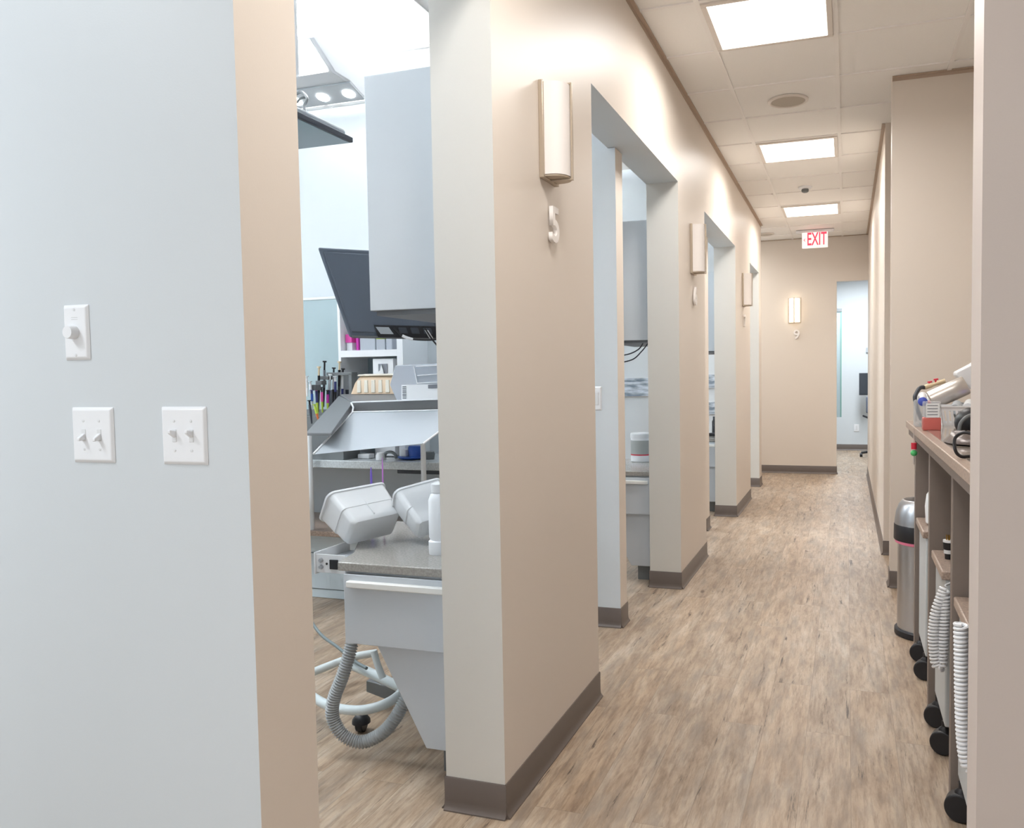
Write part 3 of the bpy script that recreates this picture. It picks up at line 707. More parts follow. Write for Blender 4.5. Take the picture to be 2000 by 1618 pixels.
MB().tube([ak(688, 786, 3.08), ak(868, 780, 3.08)], .0035, 8).build('edge_trim', 'white', ic)
MB().tube([onp(827, 867)+tv, onp(868, 836)+tv], .005, 8).build('edge_trim', 'white', ic)
for px, py in ((604, 847), (826, 862)):
    q = at(px, py, 3.955); MB().cyl((q.x, q.y, .4365), (q.x, q.y, q.z), .0145, n=18).build('post', 'whitemetal', ic)

# cream ribbed basin lying on the tray
b0, b1 = ak(686, 772, 3.32), ak(775, 770, 3.32)
bn = thing('ribbed_basin', 'cream and tan ribbed basin lying upside down on the dark tray', 'basin', ((b0.x+b1.x)/2, 3.38*K, b0.z))
xs0, xs1 = b0.x, b1.x+.06; zb = ak(700, 770, 3.32).z; zt = ak(720, 731, 3.45).z
def rrect(x0, x1, y0, y1, z, r, k=5):
    out = []
    for cx_, cy_, a0 in ((x1-r, y1-r, 0), (x0+r, y1-r, 90), (x0+r, y0+r, 180), (x1-r, y0+r, 270)):
        for i in range(k+1):
            an = math.radians(a0+90*i/k); out.append(Vector((cx_+r*math.cos(an), cy_+r*math.sin(an), z)))
    return out
YA, YB = 3.30*K, 3.46*K
m = MB(); rs = []
for f_, ins_, r in ((0, .0, .03), (.05, .002, .03), (.55, .016, .035), (.8, .030, .04), (.93, .045, .045), (1, .06, .04)):
    rs.append([m.bm.verts.new(p) for p in rrect(xs0+ins_, xs1-ins_*.3, YA+ins_, YB-ins_, zb+(zt-zb)*f_, r)])
m.skin(rs); m.build('body', 'beigepl', bn)
for i in range(7):
    m = MB(); x = xs0+.055+i*(xs1-xs0-.08)/6
    m.hexa([(x, YA-.003, zb+.008), (x+.026, YA-.003, zb+.008), (x+.026, YA+.012, zb+.008), (x, YA+.012, zb+.008), (x-.010, YA+.018, zt-.035), (x+.012, YA+.018, zt-.035), (x+.012, YA+.04, zt-.035), (x-.010, YA+.04, zt-.035)]); m.build('rib', 'beigein', bn, .002)
m = MB(); m.skin([[m.bm.verts.new(p) for p in rrect(xs0+q, xs1-.01, YA+q, YB-q, zt-.014+h_, .04)] for q, h_ in ((.030, 0), (.024, .005), (.030, .011), (.06, .014))]); m.build('rim', 'beigein', bn)

# clear organiser box
cb = thing('organiser_box', 'translucent white compartment box resting on the dark tray edge', 'box', ak(810, 787, 3.05))
MB().prism([ak(775, 784, 3.10), ak(868, 779, 3.10), ak(868, 710, 3.10), ak(772, 714, 3.10), ak(761, 752, 3.10)], (0, .2, 0)).build('body', 'frost', cb, .004)
MB().prism([ak(784, 783, 3.095), ak(868, 778, 3.095), ak(868, 750, 3.095), ak(784, 752, 3.095)], (0, .004, 0)).build('label', 'paper', cb)
m = MB()
for i, z_ in enumerate((755, 759, 763, 766, 770, 773, 777)): m.prism([ak(786, z_, 3.093), ak(793, z_, 3.093), ak(793, z_+1.6, 3.093), ak(786, z_+1.6, 3.093)], (0, .002, 0))
m.prism([ak(836, 752, 3.093), ak(868, 750, 3.093), ak(868, 758, 3.093), ak(836, 759, 3.093)], (0, .002, 0))
m.build('print', 'labelgrey', cb)
m = MB()
for a, b_ in (((808, 716), (815, 750)), ((815, 734), (868, 730)), ((812, 716), (868, 713)), ((814, 749), (868, 746))):
    m.tube([ak(a[0], a[1], 3.096), ak(b_[0], b_[1], 3.096)], .0025, 6)
m.build('divider', 'white', cb)
MB().box(ak(815, 730, 3.12).x, ak(868, 730, 3.12).x, 3.11*K, 3.15*K, ak(800, 748, 3.12).z, ak(800, 718, 3.12).z).build('contents', 'coolgrey', cb)

# tiered rack of syringes
rk = thing('syringe_rack', 'grey tiered rack holding coloured syringes at the left of the bay', 'rack', (at(655, 800, 4.2).x, 4.2, .84))
def rbox(x0, y0p, x1, y1p, Y, d, m_, nm):
    Y = Y*1.19; a_, b_ = at(x0, y0p, Y), at(x1, y1p, Y); return MB().box(a_.x, b_.x, Y, Y+d, b_.z, a_.z).build(nm, m_, rk, .002)
rbox(637, 728, 687, 733, 3.50, .06, 'midgrey', 'top_tier')
rbox(680, 730, 688, 790, 3.50, .06, 'midgrey', 'side_panel')
rbox(624, 735, 640, 742, 3.46, .05, 'traygrey', 'middle_tier')
rbox(616, 744, 628, 752, 3.42, .05, 'traygrey', 'lower_tier')
rbox(606, 752, 617, 763, 3.38, .05, 'traygrey', 'front_tier')
rbox(637, 762, 684, 800, 3.56, .01, 'darkgrey', 'back_panel')
rbox(596, 800, 684, 812, 3.50, .06, 'midgrey', 'foot')
MB().box(at(585, 808, 4.1).x, at(684, 808, 4.1).x, 4.02, 4.19, .8405, at(640, 812, 4.15).z).build('base', 'midgrey', rk)
SY = [  # px x top, y top, x bottom, y bottom, Y, body, band, tip, words
 (634, 705, 632, 795, 3.47, 'black', 'labelgrey', 'black', 'tallest black syringe with a flat cap standing in the rack'),
 (623, 716, 622, 805, 3.44, 'cream', 'black', 'darkgrey', 'cream topped syringe left of the tallest black one'),
 (663, 706, 661, 790, 3.52, 'cream', 'black', 'darkgrey', 'syringe with a gold plunger at the right of the rack'),
 (652, 718, 650, 792, 3.52, 'black', 'white', 'black', 'short black syringe behind the rack top'),
 (670, 720, 668, 788, 3.53, 'black', 'white', 'navy', 'short black syringe nearest the cream basin'),
 (645, 731, 641, 786, 3.48, 'white', 'panelgrey', 'navy', 'white barrelled syringe in the upper tier'),
 (617, 752, 621, 812, 3.40, 'pink', 'navy', 'lime', 'syringe with pink and lime bands in the lower tier'),
 (609, 762, 610, 800, 3.36, 'navy', 'blue', 'panelgrey', 'navy syringe at the front of the rack'),
 (628, 756, 630, 806, 3.43, 'darkgrey', 'pink', 'lime', 'dark syringe with a lime tip in the middle of the rack'),
 (640, 762, 640, 806, 3.44, 'black', 'magenta', 'lime', 'black syringe with magenta band below the rack top'),
 (599, 735, 600, 775, 3.34, 'white', 'offwhite', 'white', 'white syringe at the far left of the rack'),
 (604, 782, 609, 828, 3.30, 'black', 'darkgrey', 'darkgrey', 'dark slanted syringe at the lower left of the rack'),
 (614, 790, 622, 822, 3.36, 'lime', 'lime', 'orange', 'lime green syringe with an orange tip'),
 (655, 735, 655, 788, 3.49, 'white', 'navy', 'black', 'white and navy syringe in the middle of the upper tier'),
 (606, 745, 607, 775, 3.37, 'offwhite', 'white', 'panelgrey', 'pale syringe behind the navy one')]
for (xa, ya, xb, yb, Y, mb_, bd, tp, wd) in SY:
    Y = Y*1.19; a_, b_ = at(xa, ya, Y), at(xb, yb, Y); d = a_-b_; q = thing('syringe', wd, 'syringe', b_, 'syringes in the tiered rack')
    MB().cyl(b_+d*.42, b_+d*.80, .0075, n=12).build('barrel', bd, q)
    MB().cyl(b_+d*.80, b_+d*.97, .0055, n=10).cyl(b_+d*.965, a_, .0115, n=14).build('plunger', mb_, q)
    MB().cyl(b_, b_+d*.42, .0042, .0075, n=10).build('tip', tp, q)

# ------------------------------------------------------------------ back of the first bay
# glass panel, shelf unit, counter and cabinets against the stepped back wall (Y = 4.5)
pz = at(600, 587, 4.3).z
p0, p1 = at(560, 700, 4.3).x, at(661, 700, 4.3).x
gp = thing('glass_screen', 'pale frosted glass screen at the left back of the first bay', 'screen', ((p0+p1)/2, 4.3, .84))
MB().box(p0, p1, 4.30, 4.312, .846, pz).build('pane', 'gpanel', gp)
MB().box(p0, p1, 4.296, 4.316, pz, pz+.015).build('top_edge', 'offwhite', gp, .002)
x0, x1 = at(661, 700, 4.2).x, at(787, 700, 4.2).x
zsh = at(700, 697, 4.2).z; ztop = pz+.02
su = thing('shelf_unit', 'white open shelf unit with clear boxes at the back of the bay', 'shelf', ((x0+x1)/2, 4.35, .846))
MB().box(x0, x0+.018, 4.2, 4.5, .846, ztop).build('side_panel', 'white', su, .001)
MB().box(x1-.04, x1, 4.2, 4.5, .846, ztop).build('side_panel', 'white', su, .001)
MB().box(x0+.018, x1-.04, 4.2, 4.5, zsh-.002, zsh+.038).build('shelf', 'white', su, .001)
MB().box(x0+.018, x1-.04, 4.2, 4.5, ztop-.02, ztop).build('shelf', 'white', su, .001)
MB().box(x0+.018, x1-.04, 4.49, 4.498, .846, ztop-.02).build('back_panel', 'coolgrey', su)
zz = zsh+.038
def onshelf(nm, px0, px1, h_, m_, label, cat, parts=None, Y=4.25, d=.12):
    a_, b_ = at(px0, 680, Y).x, at(px1, 680, Y).x
    o = MB().box(a_, b_, Y, Y+d, zz, zz+h_).build(nm, m_, None, .004); return tag(o, label, cat)
o = thing('pink_pack', 'pink topped pack on the shelf, far left', 'pack', (at(682, 680, 4.25).x, 4.3, zz))
a_, b_ = at(677, 680, 4.25).x, at(688, 680, 4.25).x
MB().box(a_, b_, 4.25, 4.35, zz, zz+.05).build('carton', 'white', o, .002); MB().box(a_-.004, b_, 4.245, 4.35, zz+.05, zz+.10).build('lid', 'pink', o, .002)
onshelf('purple_pack', 695.5, 700.5, .10, 'magenta', 'thin magenta pack on the shelf beside the pink one', 'pack')
onshelf('storage_box', 703, 733, .085, 'frost', 'frosted box in the middle of the shelf', 'box')
o = thing('storage_box', 'clear box with lime green lid at the right of the shelf', 'box', (at(745, 680, 4.25).x, 4.3, zz))
a_, b_ = at(735, 680, 4.25).x, at(752, 680, 4.25).x
MB().box(a_, b_, 4.25, 4.37, zz, zz+.065).build('body', 'frost', o, .002); MB().box(a_, b_, 4.25, 4.37, zz+.065, zz+.095).build('lid', 'lime', o, .002)
onshelf('storage_box', 754, 766, .075, 'frost', 'narrow frosted box at the right end of the shelf', 'box')
# tissue dispenser under the shelf
a_, b_ = at(728, 720, 4.22), at(768, 720, 4.22); zt_ = zsh-.004
td = thing('tissue_box', 'white tissue box with a tissue pulled out, under the shelf', 'tissue box', ((a_.x+b_.x)/2, 4.3, 1.25))
zl = at(740, 745, 4.22).z
MB().box(a_.x, b_.x, 4.22, 4.36, .846, zt_-.01).build('carton', 'white', td, .003)
MB().box(at(738, 720, 4.21).x, at(755, 720, 4.21).x, 4.215, 4.22, at(740, 738, 4.21).z, at(740, 711, 4.21).z).build('opening', 'labelgrey', td)
MB().prism([at(738, 740, 4.205), at(750, 740, 4.205), at(748, 724, 4.205), at(744, 712, 4.205), at(742, 724, 4.205), at(729, 733, 4.205)], (0, .006, 0)).build('tissue', 'paper', td, .001)
# back counter
cz_ = .84
o = MB().box(-3.9, -2.11, 3.99, 4.495, cz_-.045, cz_).build('countertop', 'stonelight', None, .004)
tag(o, 'long pale countertop across the back of the first bay', 'countertop')
lc = thing('low_cabinet', 'pale low cabinet under the back counter of the first bay', 'cabinet', (-3.0, 4.3, 0))
MB().box(-3.9, -2.4, 4.09, 4.495, 0, .405).build('body', 'lightblue', lc, .003)
for z_, h_ in ((.058, .212), (.276, .124)): MB().box(-3.9, -2.41, 4.072, 4.09, z_, z_+h_).build('drawer', 'lightblue', lc, .002)
MB().box(-3.88, -2.41, 4.08, 4.09, 0.002, .052).build('kick_panel', 'lightblue', lc)
for x_ in (-3.9, -2.16): MB().box(x_, x_+.04, 4.1, 4.49, .437, cz_-.045).build('support', 'lightblue', lc)
MB().box(-3.9, -2.12, 3.93, 4.495, .406, .436).build('top', 'stonebrown', lc, .004)
# stool seat under the back counter
sp_ = at(632, 925, 4.02)
ss = thing('round_stool', 'grey round stool seat tucked under the back counter', 'stool', (sp_.x-.11, 3.72, 0))
MB().lathe((sp_.x-.12, 3.72, .665), [(.10, 0), (.16, .012), (.165, .04), (.15, .06), (.001, .066)], n=32).build('seat', 'seat', ss)
MB().cyl((sp_.x-.12, 3.72, .09), (sp_.x-.12, 3.72, .665), .022).build('post', 'black', ss)
MB().box(sp_.x-.15, sp_.x+.02, 3.70, 3.74, .63, .655).box(sp_.x-.01, sp_.x+.005, 3.69, 3.71, .60, .64).build('lever', 'black', ss, .003)
for k in range(5):
    an = 2*PI*k/5+.63; c_ = Vector((sp_.x-.12, 3.72, .09)); e_ = c_+Vector((.13*math.cos(an), .13*math.sin(an), -.03))
    l_ = MB().tube([c_, e_], .014, 10).build('leg', 'black', ss); MB().ball(e_-Vector((0, 0, .03)), .03, 8).build('caster', 'black', l_)
# things on the back counter
def cpt(px, y_): p = at(px, 890, y_); return p.x
x_ = cpt(750, 4.08); t = thing('tap_holder', 'white and chrome curved holder on the back counter', 'holder', (x_, 4.08, cz_))
MB().lathe((x_-.02, 4.08, cz_+.001), [(.03, 0), (.03, .025), (.022, .04), (.001, .045)], n=20).build('cup', 'white', t)
MB().tube(bez([(x_+.0, 4.08, cz_+.01), (x_+.015, 4.08, cz_+.04), (x_+.05, 4.08, cz_+.045), (x_+.075, 4.08, cz_+.03), (x_+.08, 4.08, cz_+.008)], 6), .009, 10).build('arm', 'midgrey', t)
xa, xb = cpt(712, 4.10), cpt(698, 4.10)
t = tag(MB().box(xb, xa+.03, 4.10, 4.16, cz_+.0005, cz_+.028).build('small_box', 'offwhite', None, .006, 3), 'low white block on the back counter left of the holder', 'box')
xq = cpt(797, 4.10)
t = thing('blue_bowl', 'blue bowl and lid on the back counter', 'bowl', (xq, 4.12, cz_))
MB().lathe((xq+.0, 4.14, cz_+.001), [(.05, 0), (.075, .006), (.085, .014), (.055, .018), (.001, .018)], n=32).build('dish', 'blue', t)
MB().lathe((xq+.03, 4.14, cz_+.018), [(.042, 0), (.045, .05), (.04, .06), (.001, .06)], n=28).build('cup', 'blue', t)
MB().box(xq-.045, xq-.01, 4.09, 4.15, cz_+.019, cz_+.06).build('sponge', 'white', t, .006, 3)
xg = cpt(838, 4.15)
tag(MB().lathe((xg, 4.15, cz_+.0005), [(.03, 0), (.034, .03), (.03, .045), (.001, .047)], n=20).build('small_cup', 'midgrey'), 'grey cup at the right end of the back counter', 'cup')
xg = cpt(770, 4.08)
# tray under the counter
tag(MB().box(at(735, 940, 3.9).x, at(835, 940, 3.9).x, 4.12, 4.4, .757, .794).build('drawer_tray', 'darkgrey', None, .004), 'black tray hanging below the back counter', 'tray')
# brushes behind the tubs
for px, ya, yb, m_, wd in ((724.5, 913, 945, 'purple', 'short purple brush standing behind the white tubs'), (746.5, 894, 945, 'violet', 'long pink stick standing behind the white tubs')):
    a_, b_ = at(px, ya, 2.72), at(px-.5, yb+60, 2.72); r_ = .0045 if m_ == 'purple' else .0028
    a2 = Vector((a_.x, a_.y, a_.z)); b2 = Vector((a_.x, a_.y, .707))
    tag(MB().cyl(b2, b2.lerp(a2, .88), r_, n=10).cyl(b2.lerp(a2, .88), a2, r_, r_*.4, n=10).build('brush' if m_ == 'purple' else 'mixing_stick', m_), wd, 'brush' if m_ == 'purple' else 'stick')

# ------------------------------------------------------------------ second and third bay details
c_ = Vector((-1.36, 5.50, .706))
t = thing('wipe_canister', 'white canister with grey label and red stripe in the second opening', 'canister', c_)
cr = .075
MB().lathe(c_, [(cr-.004, 0), (cr, .004), (cr, .198)], n=36).build('body', 'white', t)
MB().lathe(c_+Vector((0, 0, .05)), [(cr+.001, 0), (cr+.001, .10)], n=36).build('label', 'label', t)
MB().lathe(c_+Vector((0, 0, .046)), [(cr+.0016, 0), (cr+.0016, .008)], n=36).build('stripe', 'redp', t)
MB().lathe(c_+Vector((0, 0, .165)), [(cr+.003, 0), (cr+.003, .028), (cr-.008, .034), (.001, .034)], n=36).build('lid', 'offwhite', t)
for o_, d_ in ((0, 0),):
    cable([(-1.22, 5.0, 1.508), (-1.25, 5.0, 1.47), (-1.32, 5.0, 1.44), (-1.45, 5.0, 1.425)], .004, 'cord', 'darkgrey', '', parent=UP2)
    cable([(-1.20, 5.05, 1.508), (-1.245, 5.05, 1.455), (-1.31, 5.05, 1.405), (-1.45, 5.05, 1.38)], .004, 'cord', 'darkgrey', '', parent=UP2)
def picture(x0, x1, y, z0, z1, label):
    t = thing('wall_print', label, 'picture', ((x0+x1)/2, y, z0), 'grey landscape prints')
    MB().box(x0, x1, y-.014, y, z0, z1).build('frame', 'offwhite', t, .002); MB().box(x0+.004, x1-.004, y-.017, y-.014, z0+.004, z1-.004).build('print', 'photo', t)
picture(-2.3, -1.55, 6.7, 1.126, 1.288, 'grey landscape print seen through the second opening')
picture(-1.75, -1.25, 9.62, 1.14, 1.31, 'upper grey landscape print seen through the third opening')
picture(-1.75, -1.25, 9.62, .83, .985, 'lower grey landscape print seen through the third opening')
q = at(1396.5, 830, 8.1); t = thing('dark_bottle', 'small dark bottle on the counter in the third opening', 'bottle', (q.x-.02, 8.1, .706))
MB().lathe((q.x-.01, 8.1, .706), [(.02, 0), (.02, .13), (.01, .15)], n=16).build('body', 'black', t); MB().lathe((q.x-.01, 8.1, .855), [(.011, 0), (.011, .03)], n=16).build('cap', 'darkgrey', t)
q = at(1393.5, 850, 7.9); tag(MB().box(q.x-.04, q.x+.02, 7.86, 7.94, .706, .735).build('small_block', 'black', None, .004), 'small black block on the counter edge in the third opening', 'block')

# ------------------------------------------------------------------ right side counter with bays for carts
ct = thing('work_counter', 'tall taupe counter with dividers along the right wall', 'counter', (.6, 3.1, 0))
YE = 4.20
MB().box(.27, .975, 1.905, YE, 1.038, 1.07).build('worktop', 'stonebrown', ct, .003)
MB().box(.282, .975, 1.91, YE-.01, 1.004, 1.038).build('apron', 'taupe', ct, .002)
MB().box(.30, .97, 1.93, YE-.04, 1.0702, 1.0725).build('glass_cover', 'cover', ct) if 'cover' in M else None
for y0_, y1_ in ((3.96, 4.0), (3.29, 3.33), (2.59, 2.63)): MB().box(.295, .975, y0_, y1_, 0, 1.004).build('divider', 'taupe', ct, .002)
MB().box(.295, .975, 1.91, 1.93, 0, 1.004).build('divider', 'taupe', ct, .002)
MB().box(.955, .975, 1.93, 3.96, 0.02, 1.004).build('back_panel', 'taupe', ct)

def coil(path, R, r, turns, n=7):
    P = path; L_ = 0; acc_ = [0]
    for i in range(1, len(P)): L_ += (P[i]-P[i-1]).length; acc_.append(L_)
    N_ = turns*18; out = []; j_ = 0; u = None
    for i in range(N_+1):
        s_ = L_*i/N_
        while j_ < len(acc_)-2 and acc_[j_+1] < s_: j_ += 1
        f_ = (s_-acc_[j_])/max(1e-9, acc_[j_+1]-acc_[j_]); c = P[j_].lerp(P[j_+1], min(1, f_)); t_ = (P[j_+1]-P[j_]).normalized()
        if u is None: u, _ = frame_of(t_)
        u = (u-t_*u.dot(t_)).normalized(); v = t_.cross(u); an = 2*PI*turns*i/N_
        out.append(c+u*R*math.cos(an)+v*R*math.sin(an))
    return out

def cart(y0, y1, label):
    zt_ = .645
    t = thing('equipment_cart', label, 'cart', (.6, (y0+y1)/2, 0), 'pale equipment carts parked under the counter')
    MB().box(.312, .90, y0+.012, y1-.012, .115, zt_-.03).build('body', 'cab_side', t, .006, 3)
    MB().box(.298, .91, y0, y1, zt_-.03, zt_).build('top', 'stonebrown', t, .005, 3)
    for x in (.315, .86):
        for y in (y0+.07, y1-.05):
            w_ = MB().cyl((x-.006, y-.022, .042), (x+.006, y+.022, .042), .042, n=28).build('caster', 'black', t, .006, 3)
            MB().lathe((x+.004, y, .066), [(.022, 0), (.020, .02), (.010, .03), (.010, .048)], n=18).build('stem', 'black', w_)
    return t
ca = cart(2.23, 2.575, 'pale cart nearest the camera under the counter, with long coil hose')
ca2 = copy_to(ca, (0, 2.89-2.23, 0), 'middle pale cart under the counter, with looped coil hose')
ca3 = copy_to(ca, (0, 3.60-2.23, 0), 'farthest pale cart under the counter beside the steel bin')

def coil_cord(pts, R, turns, label, r_=.0045):
    P = bez(pts, 30); o = MB().tube(coil(P, R, .006, turns), r_, 7).build('coil_hose', 'white')
    return tag(o, label, 'coiled hose', 'white coiled hoses hanging from the carts')
YH = 2.82
h2 = [at(1846, 1150, YH), at(1836, 1175, YH), at(1827, 1205, YH), at(1824, 1250, YH), at(1829, 1296, YH), at(1838, 1299, YH), at(1841, 1260, YH), at(1844, 1200, YH), at(1846, 1160, YH)]
coil_cord(h2, .0145, 46, 'white coil hose looped double on the middle cart')
YH = 2.16
h1 = [at(1877, 1218, YH), at(1878, 1280, YH), at(1879, 1350, YH), at(1881, 1420, YH), at(1885, 1470, YH), at(1892, 1495, YH), at(1900, 1495, YH), at(1908, 1440, YH)]
coil_cord(h1, .0135, 42, 'long white coil hose hanging straight on the nearest cart', .0052)
cable([Vector((.34, 2.94, .648)), Vector((.335, 2.895, .648)), Vector((.33, 2.87, .62)), h2[0]+Vector((0, 0, .01))], .0035, 'cord', 'white', '', parent=ca2)

def plug(x, y, z, label, tilt=(0, 0, 1), k=.76):
    ax = Vector(tilt).normalized(); c = Vector((x, y, z))
    t = thing('power_plug', label, 'plug', c, 'black plugs standing on the carts')
    def lt(h, prof, nm, m_): MB().lathe(c+ax*h*k, [(r_*k, h_*k) for r_, h_ in prof], axis=ax, n=24).build(nm, m_, t)
    lt(0, [(.017, 0), (.018, .022), (.0185, .026)], 'strain_relief', 'black'); lt(.026, [(.0215, 0), (.0215, .018)], 'clamp', 'offwhite')
    lt(.044, [(.0225, 0), (.025, .006), (.0255, .034)], 'body', 'black'); lt(.078, [(.0258, 0), (.0255, .010), (.001, .010)], 'face', 'white')
    u, v = frame_of(ax)
    for s_ in (-1, 1): MB().obox(c+ax*.099*k+u*s_*.008*k, u*.002, v*.006, ax*.018).build('prong', 'brass', t)
    MB().obox(c+ax*.100*k+v*.010*k, u*.004, v*.004, ax*.019).build('prong', 'brass', t)
    return t
q = atz(1881, 1148, .6455); plug(max(q.x, .322), q.y, .6455, 'black plug with brass prongs upright on the nearest cart')
q = atz(1853, 1092, .6455); plug(max(q.x, .322), q.y, .6455, 'black plug with brass prongs on the middle cart')
cable([(.33, 2.36, .6485), (.36, 2.30, .6485), (.42, 2.29, .6485), (.46, 2.34, .6485)], .003, 'cord', 'white', '', parent=ca)
c_ = atx(1815, 978, .36)
t = thing('white_jug', 'rounded white jug at the back of the farthest cart', 'jug', (.40, 3.76, .645))
MB().lathe((.385, 3.76, .6455), [(.05, 0), (.062, .01), (.066, .08), (.06, .13), (.04, .16), (.02, .17), (.02, .19), (.001, .19)], n=28).build('body', 'white', t)
MB().lathe((.385, 3.76, .835), [(.022, 0), (.022, .018), (.001, .018)], n=20).build('cap', 'offwhite', t)

# steel bin
bc = Vector((.372, 4.30, 0))
t = thing('steel_bin', 'brushed steel swing top bin with black collar, past the counter end', 'bin', bc)
MB().lathe(bc, [(.140, 0.001), (.145, .006), (.145, .03), (.138, .036)], n=48).build('base_ring', 'black', t)
MB().lathe(bc+Vector((0, 0, .036)), [(.132, 0), (.132, .425)], n=48).build('body', 'steel', t)
MB().lathe(bc+Vector((0, 0, .458)), [(.134, 0), (.142, .004), (.144, .016), (.142, .018)], n=48).build('liner_edge', 'pinkpale', t) if False else None
M['pinkpale'] = mat('pink_liner', srgb(236, 130, 160), .4)
MB().lathe(bc+Vector((0, 0, .458)), [(.134, 0), (.143, .004), (.145, .018), (.144, .02)], n=48).build('liner_edge', 'pinkpale', t)
MB().lathe(bc+Vector((0, 0, .476)), [(.148, 0), (.150, .004), (.149, .075), (.147, .078)], n=48).build('collar', 'black', t)
MB().lathe(bc+Vector((0, 0, .552)), [(.147, 0), (.146, .02), (.140, .06), (.128, .095), (.112, .118), (.104, .122), (.100, .116), (.098, .09)], n=48).build('dome', 'steel', t)
MB().lathe(bc+Vector((0, 0, .63)), [(.098, 0), (.04, .012), (.001, .014)], n=40).build('flap', 'steel', t)

# ------------------------------------------------------------------ things on the tall counter
ZC = 1.0705
def on(px, py): return atz(px, py, ZC)
# white slotted basket
a_, b_ = on(1838, 831), on(1895, 833)
bk = thing('slotted_basket', 'white slotted plastic basket on the counter', 'basket', (a_.x+.08, a_.y, ZC))
x0, y0 = a_.x, 3.76; x1, y1 = x0+.22, y0+.15; hb = .085
m = MB()
def taper(q0, q1, z): return q0+(q1-q0)*z/hb
ex_ = .012
def wallpt(u, v, z):  # u,v in 0..1
    k = ex_*z/hb
    return Vector((x0-k+(x1-x0+2*k)*u, y0-k+(y1-y0+2*k)*v, ZC+z))
def sl(u0, v0, u1, v1, z0_, z1_):
    a1, b1, c1_, d1 = wallpt(u0, v0, z0_), wallpt(u1, v1, z0_), wallpt(u1, v1, z1_), wallpt(u0, v0, z1_)
    nrm_ = Vector((v1-v0, -(u1-u0), 0)); nrm_ = Vector((-(v1-v0), (u1-u0), 0)).normalized()*.003
    m.prism([a1, b1, c1_, d1], nrm_)
for (ua, va, ub, vb, n_) in ((0, 0, 1, 0, 12), (1, 0, 1, 1, 8), (1, 1, 0, 1, 12), (0, 1, 0, 0, 8)):
    sl(ua, va, ub, vb, .001, .014); sl(ua, va, ub, vb, .066, hb)
    for i in range(n_+1):
        f0_, f1_ = (i)/(n_+.5), (i+.5)/(n_+.5); sl(ua+(ub-ua)*f0_, va+(vb-va)*f0_, ua+(ub-ua)*f1_, va+(vb-va)*f1_, .014, .066)
m.box(x0, x1, y0, y1, ZC, ZC+.003)
m.build('body', 'white', bk)
m = MB(); k = ex_+.006
m.box(x0-k, x1+k, y0-k, y0-ex_+.003, ZC+hb-.004, ZC+hb+.002).box(x0-k, x1+k, y1+ex_-.003, y1+k, ZC+hb-.004, ZC+hb+.002).box(x0-k, x0-ex_+.003, y0-k, y1+k, ZC+hb-.004, ZC+hb+.002).box(x1+ex_-.003, x1+k, y0-k, y1+k, ZC+hb-.004, ZC+hb+.002)
m.build('rim', 'white', bk)
for i, (dx, dz, m_, wd) in enumerate(((.05, .0, 'panelgrey', 'grey wrapped roll in the slotted basket'), (.10, .006, 'offwhite', 'white wrapped roll in the slotted basket'), (.155, .0, 'purple', 'pale purple roll in the slotted basket'))):
    tag(MB().cyl((x0+dx, y0+.03, ZC+.07+dz), (x0+dx+.02, y0+.13, ZC+.085+dz), .021, n=16).build('wrapped_roll', m_), wd, 'roll', 'rolls in the slotted basket')
tag(MB().box(x0+.17, x0+.19, y0+.02, y0+.12, ZC+.08, ZC+.104).build('dark_clip', 'darkgrey', None, .003), 'small dark clip lying on top of the basket', 'clip')
# salmon tub with clear jar and blue-capped bottle
p = on(1818, 849); pv = Vector((p.x+.0, 3.50, ZC)); pv.x = at(1819, 840, 3.50).x
t = thing('specimen_tub', 'salmon coloured tub with clear labelled upper part near the counter edge', 'tub', pv)
MB().box(pv.x-.033, pv.x+.033, 3.47, 3.535, ZC, ZC+.052).build('base', 'salmon', t, .006, 3)
MB().box(pv.x-.031, pv.x+.031, 3.472, 3.533, ZC+.052, ZC+.115).build('upper', 'clear', t, .004)
MB().box(pv.x-.022, pv.x+.026, 3.470, 3.472, ZC+.052, ZC+.108).build('label', 'paper', t)
m = MB()
for i in range(4): m.box(pv.x-.018, pv.x+.020, 3.4685, 3.470, ZC+.062+i*.012, ZC+.065+i*.012)
m.build('print', 'labelgrey', t)
pv = Vector((at(1797, 830, 3.72).x, 3.72, ZC))
t = thing('wash_bottle', 'clear bottle with round blue cap at the far counter edge', 'bottle', pv)
MB().box(pv.x-.025, pv.x+.03, 3.69, 3.75, ZC, ZC+.115).build('body', 'clear', t, .01, 3)
MB().cyl((pv.x+.005, 3.72, ZC+.115), (pv.x+.008, 3.70, ZC+.135), .018, n=18).build('neck', 'white', t)
cb_ = at(1802.5, 785, 3.62); MB().lathe(cb_, [(.017, 0), (.019, .006), (.018, .016), (.012, .021), (.001, .022)], axis=(-.15, -1, .1), n=28).build('cap', 'capblue', t)
MB().tube([(pv.x+.008, 3.70, ZC+.135), cb_], .012, 12).build('spout', 'white', t)
rp = at(1813, 787, 3.64); tag(MB().obox(rp, (.018, 0, 0), (0, .02, 0), (0, 0, .016)).build('red_clip', 'redp', None, .003), 'small red clip beside the blue cap', 'clip')
